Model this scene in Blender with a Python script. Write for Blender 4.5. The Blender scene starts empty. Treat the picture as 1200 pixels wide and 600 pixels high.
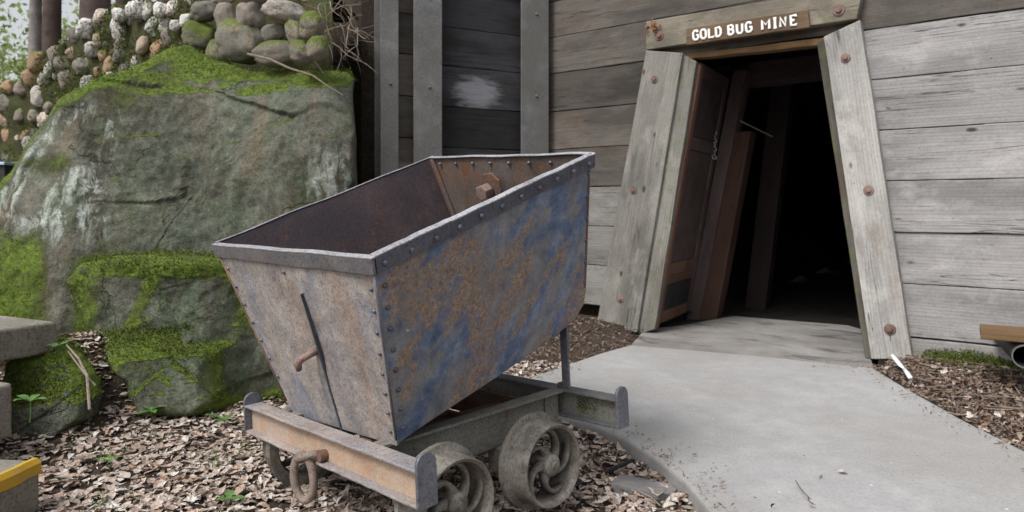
import bpy, bmesh, math, random
import numpy as np
from mathutils import Vector, Matrix, noise as mn

random.seed(11)
rng = np.random.default_rng(7)
S = bpy.context.scene
C = S.collection
F, V0, CH = 800.0, 242.0, 1.0            # focal length (in photo pixels), horizon row, camera height


# ------------------------------------------------------------------ geometry helpers
def at(u, v, Y):
    return Vector(((u - 600) / F * Y, Y, CH - (v - V0) / F * Y))


def ground_at(u, v, z=0.0):
    return at(u, v, (CH - z) * F / (v - V0))


def nz(p, s=1.0, o=0.0):
    return mn.noise(Vector((p[0] * s + o, p[1] * s + o * 1.7, p[2] * s - o)))


def fbm(p, s=1.0, o=0.0, octv=4):
    return mn.fractal(Vector((p[0] * s + o, p[1] * s + o * 1.7, p[2] * s - o)), 0.9, 2.0, octv)


def sstep(a, b, x):
    t = max(0.0, min(1.0, (x - a) / (b - a)))
    return t * t * (3 - 2 * t)


class MB:
    def __init__(s):
        s.v = []; s.f = []

    def add(s, verts, faces):
        o = len(s.v)
        s.v.extend([tuple(p) for p in verts]); s.f.extend([tuple(i + o for i in f) for f in faces])
        return s

    def box(s, a, b):
        (x0, y0, z0), (x1, y1, z1) = a, b
        return s.add([(x0, y0, z0), (x1, y0, z0), (x1, y1, z0), (x0, y1, z0), (x0, y0, z1), (x1, y0, z1), (x1, y1, z1), (x0, y1, z1)],
                     [(3, 2, 1, 0), (4, 5, 6, 7), (0, 1, 5, 4), (1, 2, 6, 5), (2, 3, 7, 6), (3, 0, 4, 7)])

    def prism(s, pts, off):
        """polygon of 3D points pushed along off"""
        n = len(pts); off = Vector(off)
        A = [Vector(p) for p in pts]
        return s.add(A + [p + off for p in A], [tuple(range(n))[::-1], tuple(range(n, 2 * n))] + [(i, (i + 1) % n, n + (i + 1) % n, n + i) for i in range(n)])

    def bar(s, p, q, e1, e2):
        """box from p to q whose cross-section spans e1, e2 (full vectors, centred)"""
        p, q, e1, e2 = Vector(p), Vector(q), Vector(e1) / 2, Vector(e2) / 2
        c = lambda o: [o - e1 - e2, o + e1 - e2, o + e1 + e2, o - e1 + e2]
        return s.add(c(p) + c(q), [(3, 2, 1, 0), (4, 5, 6, 7), (0, 1, 5, 4), (1, 2, 6, 5), (2, 3, 7, 6), (3, 0, 4, 7)])

    def tube(s, pts, r, n=8, sq=(1, 1, 1)):
        pts = [Vector(p) for p in pts]; m = len(pts)
        rs = r if isinstance(r, (list, tuple)) else [r] * m
        vs = []; up = None
        for i, p in enumerate(pts):
            t = (pts[min(i + 1, m - 1)] - pts[max(i - 1, 0)])
            t = t.normalized() if t.length > 1e-9 else Vector((0, 0, 1))
            if up is None:
                up = t.orthogonal().normalized()
            a = (up - t * up.dot(t))
            a = a.normalized() if a.length > 1e-6 else t.orthogonal().normalized()
            up = a; b = t.cross(a)
            for k in range(n):
                w = 2 * math.pi * k / n
                o = (a * math.cos(w) + b * math.sin(w)) * rs[i]
                vs.append(p + Vector((o.x * sq[0], o.y * sq[1], o.z * sq[2])))
        fs = [(i * n + k, i * n + (k + 1) % n, (i + 1) * n + (k + 1) % n, (i + 1) * n + k) for i in range(m - 1) for k in range(n)]
        fs += [tuple(range(n))[::-1], tuple(range((m - 1) * n, m * n))]
        return s.add(vs, fs)

    def ring(s, c, ax, R, r, n=24, m=8, a0=0, a1=2 * math.pi, el=1.0):
        c, ax = Vector(c), Vector(ax).normalized(); e = ax.orthogonal().normalized(); g = ax.cross(e)
        if abs(g.z) > abs(e.z): e, g = g, e
        if e.z < 0: e = -e
        full = abs(a1 - a0 - 2 * math.pi) < 1e-6
        P = [c + (e * math.cos(a0 + (a1 - a0) * i / n) * R * el + g * math.sin(a0 + (a1 - a0) * i / n) * R) for i in range(n + (0 if full else 1))]
        if not full: return s.tube(P, r, m)
        N = len(P); vs = []
        for i in range(N):
            t = (P[(i + 1) % N] - P[i - 1]).normalized(); b = ax; a = b.cross(t)
            vs += [P[i] + (a * math.cos(2 * math.pi * k / m) + b * math.sin(2 * math.pi * k / m)) * r for k in range(m)]
        return s.add(vs, [(i * m + k, i * m + (k + 1) % m, ((i + 1) % N) * m + (k + 1) % m, ((i + 1) % N) * m + k) for i in range(N) for k in range(m)])

    def lathe(s, prof, n=40, close=True):
        """profile of (x, r) turned about the x axis"""
        m = len(prof); vs = []
        for i in range(n):
            w = 2 * math.pi * i / n
            vs += [(x, r * math.cos(w), r * math.sin(w)) for x, r in prof]
        fs = []
        for i in range(n):
            for j in range(m if close else m - 1):
                j2 = (j + 1) % m
                fs.append((i * m + j, i * m + j2, ((i + 1) % n) * m + j2, ((i + 1) % n) * m + j))
        return s.add(vs, fs)

    def build(s, name, mat, parent=None, smooth=False, angle=None, bevel=0, world=None, weld=False, seg=2):
        me = bpy.data.meshes.new(name)
        me.from_pydata(s.v, [], s.f); me.update()
        bm = bmesh.new(); bm.from_mesh(me)
        if weld: bmesh.ops.remove_doubles(bm, verts=bm.verts, dist=1e-5)
        bmesh.ops.recalc_face_normals(bm, faces=bm.faces); bm.to_mesh(me); bm.free()
        me.materials.append(mat)
        if smooth or angle:
            me.polygons.foreach_set('use_smooth', [True] * len(me.polygons))
            if angle: me.set_sharp_from_angle(angle=math.radians(angle))
        o = bpy.data.objects.new(name, me); C.objects.link(o)
        if parent: o.parent = parent
        if world is not None: o.matrix_local = world
        if bevel:
            b = o.modifiers.new('bevel', 'BEVEL'); b.width = bevel; b.segments = seg; b.limit_method = 'ANGLE'; b.angle_limit = math.radians(40)
        return o


def raw(name, verts, faces, mat, parent=None, smooth=True):
    me = bpy.data.meshes.new(name); me.from_pydata(verts, [], faces); me.update(); me.materials.append(mat)
    if smooth: me.polygons.foreach_set('use_smooth', [True] * len(me.polygons))
    o = bpy.data.objects.new(name, me); C.objects.link(o)
    if parent: o.parent = parent
    return o


def tag(o, label=None, cat=None, group=None, kind=None):
    if label: o['label'] = label
    if cat: o['category'] = cat
    if group: o['group'] = group
    if kind: o['kind'] = kind
    return o


def thing(name, label, cat, loc=(0, 0, 0), m=None, group=None):
    o = bpy.data.objects.new(name, None); C.objects.link(o); o.empty_display_size = 0.1
    if m is not None: o.matrix_world = m
    else: o.location = loc
    return tag(o, label, cat, group)


def copy_part(o, parent, loc=None, rot=None, scl=None):
    c = o.copy(); C.objects.link(c); c.parent = parent
    if loc is not None: c.location = loc
    if rot is not None: c.rotation_euler = rot
    if scl is not None: c.scale = scl if hasattr(scl, '__len__') else (scl,) * 3
    return c


# ------------------------------------------------------------------ material helpers
class NT:
    def __init__(s, name):
        s.m = bpy.data.materials.new(name); s.m.use_nodes = True
        s.t = s.m.node_tree; s.b = s.t.nodes['Principled BSDF']
        s.b.inputs['Roughness'].default_value = .85; s.b.inputs['Specular IOR Level'].default_value = .3
        s._o = None

    def n(s, typ, **kw):
        x = s.t.nodes.new(typ)
        for k, v in kw.items(): setattr(x, k, v)
        return x

    def L(s, a, b): s.t.links.new(a, b)

    def put(s, sock, val):
        if hasattr(val, 'is_output'): s.L(val, sock)
        else: sock.default_value = val

    def co(s, scale=(1, 1, 1), rot=(0, 0, 0), kind='Object', shift=True, tex=False):
        tc = s.n('ShaderNodeTexCoord'); mp = s.n('ShaderNodeMapping')
        if tex: mp.vector_type = 'TEXTURE'; scale = [1 / k for k in scale]; shift = False
        mp.inputs['Scale'].default_value = scale; mp.inputs['Rotation'].default_value = rot
        s.L(tc.outputs[kind], mp.inputs['Vector'])
        if shift:
            oi = s.n('ShaderNodeObjectInfo'); mu = s.n('ShaderNodeMath', operation='MULTIPLY'); mu.inputs[1].default_value = 37.0
            s.L(oi.outputs['Random'], mu.inputs[0]); s.L(mu.outputs[0], mp.inputs['Location'])
        return mp.outputs[0]

    def noise(s, vec, scale=5, detail=6, rough=.6, dist=0.0, color=False):
        x = s.n('ShaderNodeTexNoise'); s.L(vec, x.inputs['Vector'])
        for k, v in (('Scale', scale), ('Detail', detail), ('Roughness', rough), ('Distortion', dist)): x.inputs[k].default_value = v
        return x.outputs['Color' if color else 'Fac']

    def voro(s, vec, scale=5, feature='F1', out='Distance', rnd=1.0):
        x = s.n('ShaderNodeTexVoronoi', feature=feature); s.L(vec, x.inputs['Vector']); x.inputs['Scale'].default_value = scale; x.inputs['Randomness'].default_value = rnd
        return x.outputs[out]

    def ramp(s, fac, stops, interp='LINEAR'):
        x = s.n('ShaderNodeValToRGB'); r = x.color_ramp; r.interpolation = interp
        while len(r.elements) < len(stops): r.elements.new(.5)
        for e, (p, c) in zip(r.elements, stops):
            e.position = p; e.color = (c, c, c, 1) if not hasattr(c, '__len__') else (*c[:3], 1)
        s.put(x.inputs[0], fac)
        return x.outputs[0]

    def mix(s, fac, a, b, mode='MIX'):
        x = s.n('ShaderNodeMix', data_type='RGBA', blend_type=mode)
        s.put(x.inputs[0], fac)
        for i, v in ((6, a), (7, b)):
            s.put(x.inputs[i], v if hasattr(v, 'is_output') else (*v[:3], 1))
        return x.outputs[2]

    def math(s, op, a, b=None, clamp=False):
        x = s.n('ShaderNodeMath', operation=op, use_clamp=clamp); s.put(x.inputs[0], a)
        if b is not None: s.put(x.inputs[1], b)
        return x.outputs[0]

    def attr(s, name, typ='GEOMETRY', out='Fac'):
        x = s.n('ShaderNodeAttribute', attribute_type=typ, attribute_name=name)
        return x.outputs[out]

    def bump(s, h, strength=.4, dist=.01, prev=None):
        x = s.n('ShaderNodeBump'); x.inputs['Strength'].default_value = strength; x.inputs['Distance'].default_value = dist
        s.L(h, x.inputs['Height'])
        if prev is not None: s.L(prev, x.inputs['Normal'])
        s.L(x.outputs[0], s.b.inputs['Normal'])
        return x.outputs[0]

    def grit(s, c, scale, amt=.5, kind='Object'):
        g = s.noise(s.co((1, 1, 1)), scale, 3, .6)
        c = s.mix(s.ramp(g, [(.36, amt), (.48, 0)]), c, s.mix(1.0, c, (.38, .36, .34), 'MULTIPLY'))
        return s.mix(s.ramp(g, [(.54, 0), (.68, amt * .7)]), c, s.mix(1.0, c, (1.5, 1.48, 1.44), 'MULTIPLY'))

    def col(s, c): s.put(s.b.inputs['Base Color'], c if hasattr(c, 'is_output') else (*c[:3], 1)); return s

    def set(s, **kw):
        for k, v in kw.items(): s.put(s.b.inputs[k.replace('_', ' ')], v)
        return s


def M_wood(name, light, dark, moss=0.0, stain=.5, brown=(.16, .10, .06), patch=None):
    n = NT(name)
    g = n.noise(n.co((1.6, 45, 45)), 1.0, 8, .65, .4)
    big = n.noise(n.co((.9, 3, 3)), 1.3, 4, .6)
    md = lambda k: [x * k + y * (1 - k) for x, y in zip(light, dark)]
    c = n.ramp(g, [(.2, md(.45)), (.42, md(.8)), (.62, light), (.85, [min(1, x * 1.12) for x in light])])
    # growth-ring figure
    w = n.n('ShaderNodeTexWave', wave_type='BANDS', bands_direction='Z')
    n.L(n.co((.55, 5, 7)), w.inputs['Vector'])
    for k, v in (('Scale', 2.2), ('Distortion', 9.0), ('Detail', 2.0), ('Detail Scale', .45), ('Detail Roughness', .5)): w.inputs[k].default_value = v
    c = n.mix(n.ramp(w.outputs['Fac'], [(.0, .42), (.35, .0)]), c, [x * .55 for x in light], 'MIX')
    c = n.mix(n.ramp(big, [(.38, stain), (.56, 0)]), c, [x * .38 for x in light])
    c = n.mix(n.ramp(n.noise(n.co((1.3, 2.6, 2.6)), 2.2, 6, .7), [(.52, 0), (.66, .55)]), c, [x * .62 for x in brown] if light[0] < .2 else [min(1, x * 1.3) for x in light])
    c = n.mix(n.ramp(n.noise(n.co((.5, 2, 2)), 2.1, 5, .65), [(.60, 0), (.72, .45)]), c, brown)
    c = n.mix(n.ramp(n.noise(n.co((.7, 2.2, 2.2)), 1.7, 4, .6), [(.62, 0), (.75, .5)]), c, [min(1, x * 1.5) for x in light])
    # knots, nail holes
    k = n.voro(n.co((1.0, 1.5, 2.2)), 2.3)
    c = n.mix(n.ramp(k, [(.045, .9), (.085, 0)]), c, (.035, .028, .022))
    kk = n.voro(n.co((3, 5, 5)), 2.1)
    c = n.mix(n.ramp(kk, [(.02, .8), (.05, 0)]), c, (.02, .018, .016))
    # drying cracks along the grain
    cr = n.noise(n.co((.9, 26, 26)), 1.0, 3, .5, .2)
    crk = n.ramp(cr, [(.485, 0), (.5, 1), (.515, 0)])
    gate = n.ramp(n.noise(n.co((1.1, 4, 4)), 1.0, 2), [(.5, 0), (.6, 1)])
    crk = n.math('MULTIPLY', crk, gate)
    c = n.mix(n.math('MULTIPLY', crk, .8), c, (.02, .017, .015))
    if moss:
        mm = n.ramp(n.math('ADD', n.noise(n.co((3, 3, 3)), 3.0, 6, .7), n.attr('mossy', 'OBJECT')), [(.62, 0), (.8, moss)])
        c = n.mix(mm, c, (.10, .15, .03))
    if patch:
        cx, cz, rx, rz, pc = patch
        mp = n.n('ShaderNodeMapping'); tc = n.n('ShaderNodeTexCoord'); n.L(tc.outputs['Object'], mp.inputs[0])
        mp.inputs['Scale'].default_value = (1 / rx, 0, 1 / rz); mp.inputs['Location'].default_value = (-cx / rx, 0, -cz / rz)
        ln = n.n('ShaderNodeVectorMath', operation='LENGTH'); n.L(mp.outputs[0], ln.inputs[0])
        dd_ = n.math('ADD', ln.outputs['Value'], n.math('MULTIPLY', n.math('SUBTRACT', n.noise(n.co((5, 22, 22)), 1.2, 7, .7), .5), 1.6))
        c = n.mix(n.ramp(dd_, [(.5, .8), (1.15, 0)]), c, n.mix(g, [x * .5 for x in pc], pc))
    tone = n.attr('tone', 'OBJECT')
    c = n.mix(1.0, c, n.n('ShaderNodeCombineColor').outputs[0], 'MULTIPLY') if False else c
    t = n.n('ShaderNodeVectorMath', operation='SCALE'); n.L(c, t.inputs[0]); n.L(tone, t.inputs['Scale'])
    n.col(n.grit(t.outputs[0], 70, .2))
    h = n.math('SUBTRACT', n.math('MULTIPLY', g, .6), crk)
    b = n.bump(h, .55, .006)
    n.set(Roughness=.88)
    return n.m


GREYW = M_wood('grey_timber', (.375, .362, .358), (.17, .165, .165), stain=.55, brown=(.25, .20, .17))
PALEW = M_wood('pale_timber', (.43, .415, .395), (.20, .19, .175), moss=.9, stain=.5)
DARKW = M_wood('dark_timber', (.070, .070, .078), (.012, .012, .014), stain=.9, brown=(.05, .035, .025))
BROWNW = M_wood('brown_timber', (.165, .148, .13), (.035, .031, .028), moss=.8, stain=.85, brown=(.17, .11, .07))
OLIVEW = M_wood('olive_timber', (.275, .264, .238), (.10, .095, .088), moss=.8, stain=.7, brown=(.20, .15, .10))
LINTW = M_wood('lintel_timber', (.27, .24, .19), (.10, .085, .065), moss=.9, stain=.7, brown=(.26, .15, .07))
REDW = M_wood('red_timber', (.17, .095, .07), (.05, .03, .025), stain=.5, brown=(.2, .09, .05))
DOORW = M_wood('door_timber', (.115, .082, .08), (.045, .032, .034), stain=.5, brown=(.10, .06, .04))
TANW = M_wood('tan_timber', (.33, .20, .10), (.14, .08, .04), stain=.4)


def M_metal(name, base, rust, rustamt=.5, alt=None, rough=.6, met=.35, dust=None, fine=60):
    n = NT(name); v = n.co((1, 1, 1))
    a = n.noise(v, 6, 8, .68); b = n.noise(v, fine, 6, .7); d = n.noise(v, 2.4, 5, .6)
    c = n.ramp(a, [(.3, [x * .6 for x in base]), (.55, base), (.75, [min(1, x * 1.35) for x in base])])
    if alt: c = n.mix(n.ramp(d, [(.45, 0), (.6, .85)]), c, alt)
    r = n.math('ADD', n.math('MULTIPLY', n.noise(v, 9, 8, .75), .7), n.math('MULTIPLY', b, .3))
    rm = n.ramp(r, [(.64 - .22 * rustamt, 0), (.70 - .16 * rustamt, .9)])
    c = n.mix(rm, c, n.ramp(b, [(.3, [x * .5 for x in rust]), (.7, rust)]))
    if dust: c = n.mix(n.ramp(n.noise(v, 14, 6, .7), [(.42, 0), (.62, .8)]), c, dust)
    n.col(n.grit(c, 130, .6))
    n.set(Roughness=n.ramp(rm, [(0, rough), (1, .9)]), Metallic=n.ramp(rm, [(0, met), (1, .0)]))
    n.bump(n.math('ADD', n.math('MULTIPLY', a, .5), n.math('MULTIPLY', b, .35)), .45, .004)
    return n.m


RIM = M_metal('worn_steel', (.155, .155, .185), (.13, .075, .055), .25, alt=(.10, .105, .14), rough=.5, met=.5)
EDGE = M_metal('bright_steel', (.50, .50, .535), (.30, .26, .25), .2, rough=.45, met=.5)
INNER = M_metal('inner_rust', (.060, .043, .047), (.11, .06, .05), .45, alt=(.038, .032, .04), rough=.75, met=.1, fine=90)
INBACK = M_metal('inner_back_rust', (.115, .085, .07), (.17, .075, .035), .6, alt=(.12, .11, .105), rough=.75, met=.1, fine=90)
RUST = M_metal('brown_rust', (.16, .10, .08), (.21, .095, .05), .7, alt=(.10, .075, .07), rough=.8, met=.1)
REDRUST = M_metal('red_rust', (.20, .125, .105), (.17, .085, .06), .5, alt=(.27, .19, .17), rough=.8, met=.1)
LINKI = M_metal('link_iron', (.21, .16, .135), (.17, .10, .07), .5, alt=(.16, .13, .12), rough=.75, met=.15, dust=(.30, .25, .215))
CASTI = M_metal('dusty_cast_iron', (.15, .138, .12), (.16, .105, .075), .55, alt=(.085, .08, .075), rough=.8, met=.1, dust=(.24, .222, .195))
FRAMEM = M_metal('frame_iron', (.155, .16, .145), (.21, .085, .05), .42, alt=(.20, .195, .17), rough=.75, met=.15, dust=(.22, .21, .18))
FLANGE = M_metal('rubbed_flange', (.36, .315, .295), (.31, .21, .165), .4, alt=(.25, .245, .265), rough=.6, met=.15)
FLANGEG = M_metal('grey_flange', (.19, .19, .195), (.16, .12, .09), .3, alt=(.14, .145, .16), rough=.55, met=.3)
PLATE = M_metal('end_plate_iron', (.20, .205, .235), (.22, .16, .12), .3, alt=(.12, .13, .16), rough=.5, met=.4)
STEELP = M_metal('grey_pile_steel', (.215, .215, .215), (.16, .10, .075), .2, alt=(.165, .16, .15), rough=.6, met=.25)
DARKI = M_metal('black_iron', (.045, .045, .05), (.10, .06, .04), .3, rough=.6, met=.4)


def M_web():
    n = NT('beam_web_rust'); v = n.co((1, 1, 1)); vs = n.co((28, 28, 3))
    st = n.noise(vs, 1.0, 6, .65); a = n.noise(v, 5, 7, .65); b = n.noise(v, 70, 5, .7)
    c = n.ramp(a, [(.3, (.25, .18, .14)), (.5, (.40, .305, .23)), (.7, (.34, .31, .30))])
    c = n.mix(n.ramp(st, [(.45, 0), (.68, .6)]), c, (.40, .215, .12))
    c = n.mix(n.ramp(b, [(.55, 0), (.75, .5)]), c, (.17, .10, .07))
    n.col(n.grit(c, 120, .3)).set(Roughness=.85); n.bump(n.math('ADD', a, n.math('MULTIPLY', b, .4)), .4, .004); return n.m


WEB = M_web()


def M_tub_side():
    n = NT('blue_rust_paint'); R = (math.radians(-30), 0, 0)
    v = n.co((1, 1, 1)); vs = n.co((1.6, 4.6, 2.2), R, tex=True)
    a = n.noise(vs, 1.6, 7, .6, .6); b = n.noise(vs, 1.1, 6, .62, .5); f = n.noise(v, 75, 6, .75); m = n.noise(v, 16, 8, .7); big = n.noise(v, 3.2, 5, .55)
    c = n.ramp(m, [(.3, (.115, .12, .145)), (.5, (.20, .205, .225)), (.7, (.29, .285, .285))])
    blue = n.ramp(n.math('ADD', n.math('MULTIPLY', a, .58), n.math('ADD', n.math('MULTIPLY', big, .2), n.math('MULTIPLY', n.noise(v, 22, 8, .7), .22))), [(.475, 0), (.515, .9)])
    c = n.mix(blue, c, n.ramp(m, [(.3, (.045, .080, .165)), (.5, (.12, .168, .28)), (.7, (.28, .33, .41))]))
    # pale scuffed blue along the lower run
    pass
    patch = n.ramp(n.math('ADD', n.math('MULTIPLY', b, .74), n.math('MULTIPLY', m, .26)), [(.485, 0), (.55, 1)])
    speck = n.ramp(n.noise(v, 62, 4, .65), [(.42, .3), (.54, 1)])
    rm = n.math('MULTIPLY', n.math('MULTIPLY', patch, speck), .92)
    c = n.mix(rm, c, n.ramp(f, [(.32, (.13, .075, .05)), (.5, (.30, .195, .125)), (.68, (.46, .36, .24))]))
    dr = n.ramp(n.noise(n.co((1, 9, 1.1)), 2.0, 6, .65, .3), [(.56, 0), (.72, .55)])
    c = n.mix(dr, c, n.ramp(m, [(.3, (.08, .075, .08)), (.7, (.21, .19, .175))]))
    c = n.mix(n.ramp(n.noise(v, 42, 5, .7), [(.64, 0), (.74, .6)]), c, (.24, .235, .15))
    c = n.mix(n.ramp(n.noise(v, 28, 3, .5), [(.74, 0), (.77, .8)]), c, (.50, .54, .60))
    n.col(n.grit(c, 140, .28)).set(Roughness=n.ramp(rm, [(0, .5), (1, .88)]), Metallic=.08)
    n.bump(n.math('ADD', n.math('MULTIPLY', m, .6), n.math('MULTIPLY', f, .4)), .45, .004); return n.m


def M_tub_front():
    n = NT('scuffed_front_paint'); v = n.co((1, 1, 1)); vs = n.co((5.5, 2, 1.3))
    a = n.noise(vs, 1.7, 7, .62, .5); b = n.noise(vs, 1.3, 6, .6, .4); m = n.noise(v, 15, 8, .72); f = n.noise(v, 80, 5, .7)
    c = n.ramp(m, [(.28, (.18, .165, .16)), (.5, (.315, .285, .27)), (.72, (.45, .41, .38))])
    c = n.mix(n.ramp(a, [(.52, 0), (.62, .65)]), c, n.ramp(m, [(.3, (.12, .14, .19)), (.7, (.27, .295, .355))]))
    c = n.mix(n.ramp(b, [(.53, 0), (.64, .5)]), c, n.ramp(m, [(.3, (.235, .16, .125)), (.7, (.40, .29, .225))]))
    rr = n.math('ADD', n.math('MULTIPLY', n.noise(vs, 2.6, 6, .7), .6), n.math('MULTIPLY', f, .4))
    c = n.mix(n.ramp(rr, [(.575, 0), (.67, .5)]), c, (.27, .16, .10))
    c = n.mix(n.ramp(n.noise(v, 9, 6, .7), [(.62, 0), (.72, .6)]), c, (.44, .385, .26))
    n.col(n.grit(c, 120, .5)).set(Roughness=.62, Metallic=.08)
    n.bump(n.math('ADD', n.math('MULTIPLY', m, .6), n.math('MULTIPLY', f, .3)), .4, .004); return n.m


TSIDE, TFRONT = M_tub_side(), M_tub_front()


def M_rock(name, base, warm, green, lich=.8, mossc=(.105, .155, .022)):
    n = NT(name); v = n.co((1, 1, 1), shift=False); vz = n.co((2.2, 2.2, .8), shift=False)
    a = n.noise(v, 2.2, 9, .68, .3); b = n.noise(v, 22, 8, .72); p = n.noise(vz, 1.5, 5, .6, .5); f = n.noise(v, 90, 4, .7)
    c = n.ramp(a, [(.34, [x * .32 for x in base]), (.49, base), (.62, [x * 1.75 for x in base])])
    c = n.mix(n.ramp(p, [(.5, 0), (.64, .75)]), c, warm)
    c = n.mix(n.ramp(n.noise(vz, 1.9, 6, .65, .6), [(.43, 0), (.57, .85)]), c, green)
    c = n.mix(n.ramp(n.noise(n.co((1.5, 1.5, .8), shift=False), .8, 7, .65, .8), [(.40, .8), (.56, 0)]), c, n.mix(1.0, c, (.42, .40, .36), 'MULTIPLY'))
    c = n.mix(n.ramp(n.noise(n.co((3.5, 3.5, .7), shift=False), 1.6, 7, .65, .4), [(.54, 0), (.66, .6)]), c, n.mix(1.0, c, (1.75, 1.7, 1.6), 'MULTIPLY'))
    c = n.mix(n.ramp(b, [(.5, 0), (.72, .55)]), c, [x * 1.9 for x in base])
    c = n.mix(n.ramp(b, [(.25, .75), (.42, 0)]), c, [x * .3 for x in base])
    ve = n.voro(n.n('ShaderNodeVectorMath', operation='ADD').outputs[0], 1) if False else None
    w = n.n('ShaderNodeMix', data_type='RGBA', blend_type='LINEAR_LIGHT'); w.inputs[0].default_value = .35
    n.L(v, w.inputs[6]); n.L(n.noise(v, 3.0, 6, .6, color=True), w.inputs[7])
    crk = n.math('MULTIPLY', n.ramp(n.voro(w.outputs[2], .9, 'DISTANCE_TO_EDGE'), [(.0, 1), (.010, 0)]), n.ramp(n.noise(v, 1.3, 3), [(.5, 0), (.6, 1)]))
    c = n.mix(n.math('MULTIPLY', crk, .5), c, [x * .25 for x in base])
    lm = n.math('MULTIPLY', n.attr('lichen'), n.ramp(n.noise(n.co((5, 5, 1.6), shift=False), 2.2, 8, .72, .8), [(.46, 0), (.56, 1)]))
    c = n.mix(n.math('MULTIPLY', lm, lich), c, n.ramp(b, [(.35, (.30, .34, .30)), (.7, (.58, .62, .58))]))
    mn_ = n.noise(v, 13, 8, .75)
    mm = n.ramp(n.math('ADD', n.attr('moss'), n.math('MULTIPLY', n.math('SUBTRACT', mn_, .5), 1.1)), [(.36, 0), (.70, 1)])
    mc = n.ramp(n.noise(v, 30, 6, .75), [(.3, [x * .35 for x in mossc]), (.5, mossc), (.72, [mossc[0] * 1.75, mossc[1] * 1.6, mossc[2] * 1.2])])
    mc = n.mix(n.ramp(n.noise(v, 4, 5, .6), [(.5, 0), (.68, .6)]), mc, (.07, .075, .025))
    film = n.ramp(n.math('ADD', n.attr('moss'), n.math('MULTIPLY', n.math('SUBTRACT', n.noise(v, 6, 9, .75), .5), 1.6)), [(.02, 0), (.45, .75)])
    c = n.mix(film, c, n.ramp(b, [(.35, (.030, .034, .014)), (.65, (.085, .095, .035))]))
    c = n.grit(c, 55, .35); c = n.mix(mm, c, mc)
    n.col(n.grit(c, 110, .45)).set(Roughness=.9)
    h1 = n.math('SUBTRACT', n.math('ADD', n.math('MULTIPLY', a, .8), n.math('MULTIPLY', b, .35)), n.math('MULTIPLY', crk, .5))
    b1 = n.bump(h1, .9, .035)
    n.bump(n.math('ADD', n.math('MULTIPLY', f, .4), n.math('MULTIPLY', n.math('MULTIPLY', mm, n.noise(v, 55, 5, .75)), 1.4)), .7, .012, b1)
    return n.m


ROCK = M_rock('grey_green_rock', (.105, .102, .082), (.150, .122, .085), (.098, .122, .088))
ROCKD = M_rock('mossy_rock', (.10, .105, .085), (.13, .115, .085), (.085, .12, .07), .4)


def M_stone():
    n = NT('fieldstone'); v = n.co((1, 1, 1)); oi = n.n('ShaderNodeObjectInfo')
    base = n.ramp(n.attr('hue', 'OBJECT'), [(0, (.19, .18, .155)), (.15, (.33, .23, .145)), (.3, (.15, .15, .135)), (.42, (.36, .24, .15)), (.56, (.25, .225, .195)), (.7, (.40, .32, .25)), (.84, (.52, .49, .45))], 'CONSTANT')
    a = n.noise(v, 9, 8, .7)
    c = n.mix(n.ramp(a, [(.3, .75), (.5, 0)]), base, (.06, .055, .045))
    c = n.mix(n.ramp(n.noise(v, 5, 6, .65), [(.55, 0), (.68, .7)]), c, (.44, .25, .10))
    c = n.mix(n.math('MULTIPLY', n.ramp(n.noise(v, 4.5, 7, .65), [(.44, 0), (.52, 1)]), n.attr('white', 'OBJECT')), c, (.72, .71, .68))
    g = n.n('ShaderNodeNewGeometry'); sx = n.n('ShaderNodeSeparateXYZ'); n.L(g.outputs['Normal'], sx.inputs[0])
    mm = n.ramp(n.math('ADD', n.math('MULTIPLY', sx.outputs[2], .35), n.math('ADD', n.noise(v, 8, 7, .7), n.attr('mossy', 'OBJECT'))), [(.72, 0), (.86, 1)])
    c = n.mix(mm, c, n.ramp(n.noise(v, 40, 5, .7), [(.3, (.04, .06, .012)), (.7, (.15, .18, .03))]))
    n.col(n.grit(c, 45, .3)).set(Roughness=.9); n.bump(n.math('ADD', a, n.math('MULTIPLY', n.noise(v, 30, 6, .7), .3)), .6, .008); return n.m


STONE = M_stone()


def M_soil(name, cols, s=1.0):
    n = NT(name); v = n.co((1, 1, 1), shift=False)
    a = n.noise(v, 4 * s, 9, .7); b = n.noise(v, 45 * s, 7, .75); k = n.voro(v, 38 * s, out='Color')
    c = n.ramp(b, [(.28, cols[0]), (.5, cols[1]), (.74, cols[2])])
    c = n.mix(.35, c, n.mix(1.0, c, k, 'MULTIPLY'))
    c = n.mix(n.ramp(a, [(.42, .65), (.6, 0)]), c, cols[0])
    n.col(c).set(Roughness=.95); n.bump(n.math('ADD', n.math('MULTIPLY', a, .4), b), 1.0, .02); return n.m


SOIL = M_soil('leaf_mould', ((.040, .028, .020), (.105, .076, .056), (.21, .165, .13)))
BANK = M_soil('bank_soil', ((.022, .017, .012), (.06, .045, .032), (.12, .095, .07)))
FARG = M_soil('far_grass', ((.10, .13, .05), (.17, .22, .09), (.27, .31, .16)), .5)
MORTAR = M_soil('mossy_mortar', ((.03, .032, .014), (.085, .09, .03), (.16, .16, .075)))
TROCK = M_soil('tunnel_rock', ((.012, .010, .009), (.035, .030, .026), (.065, .055, .048)), .4)


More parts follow.
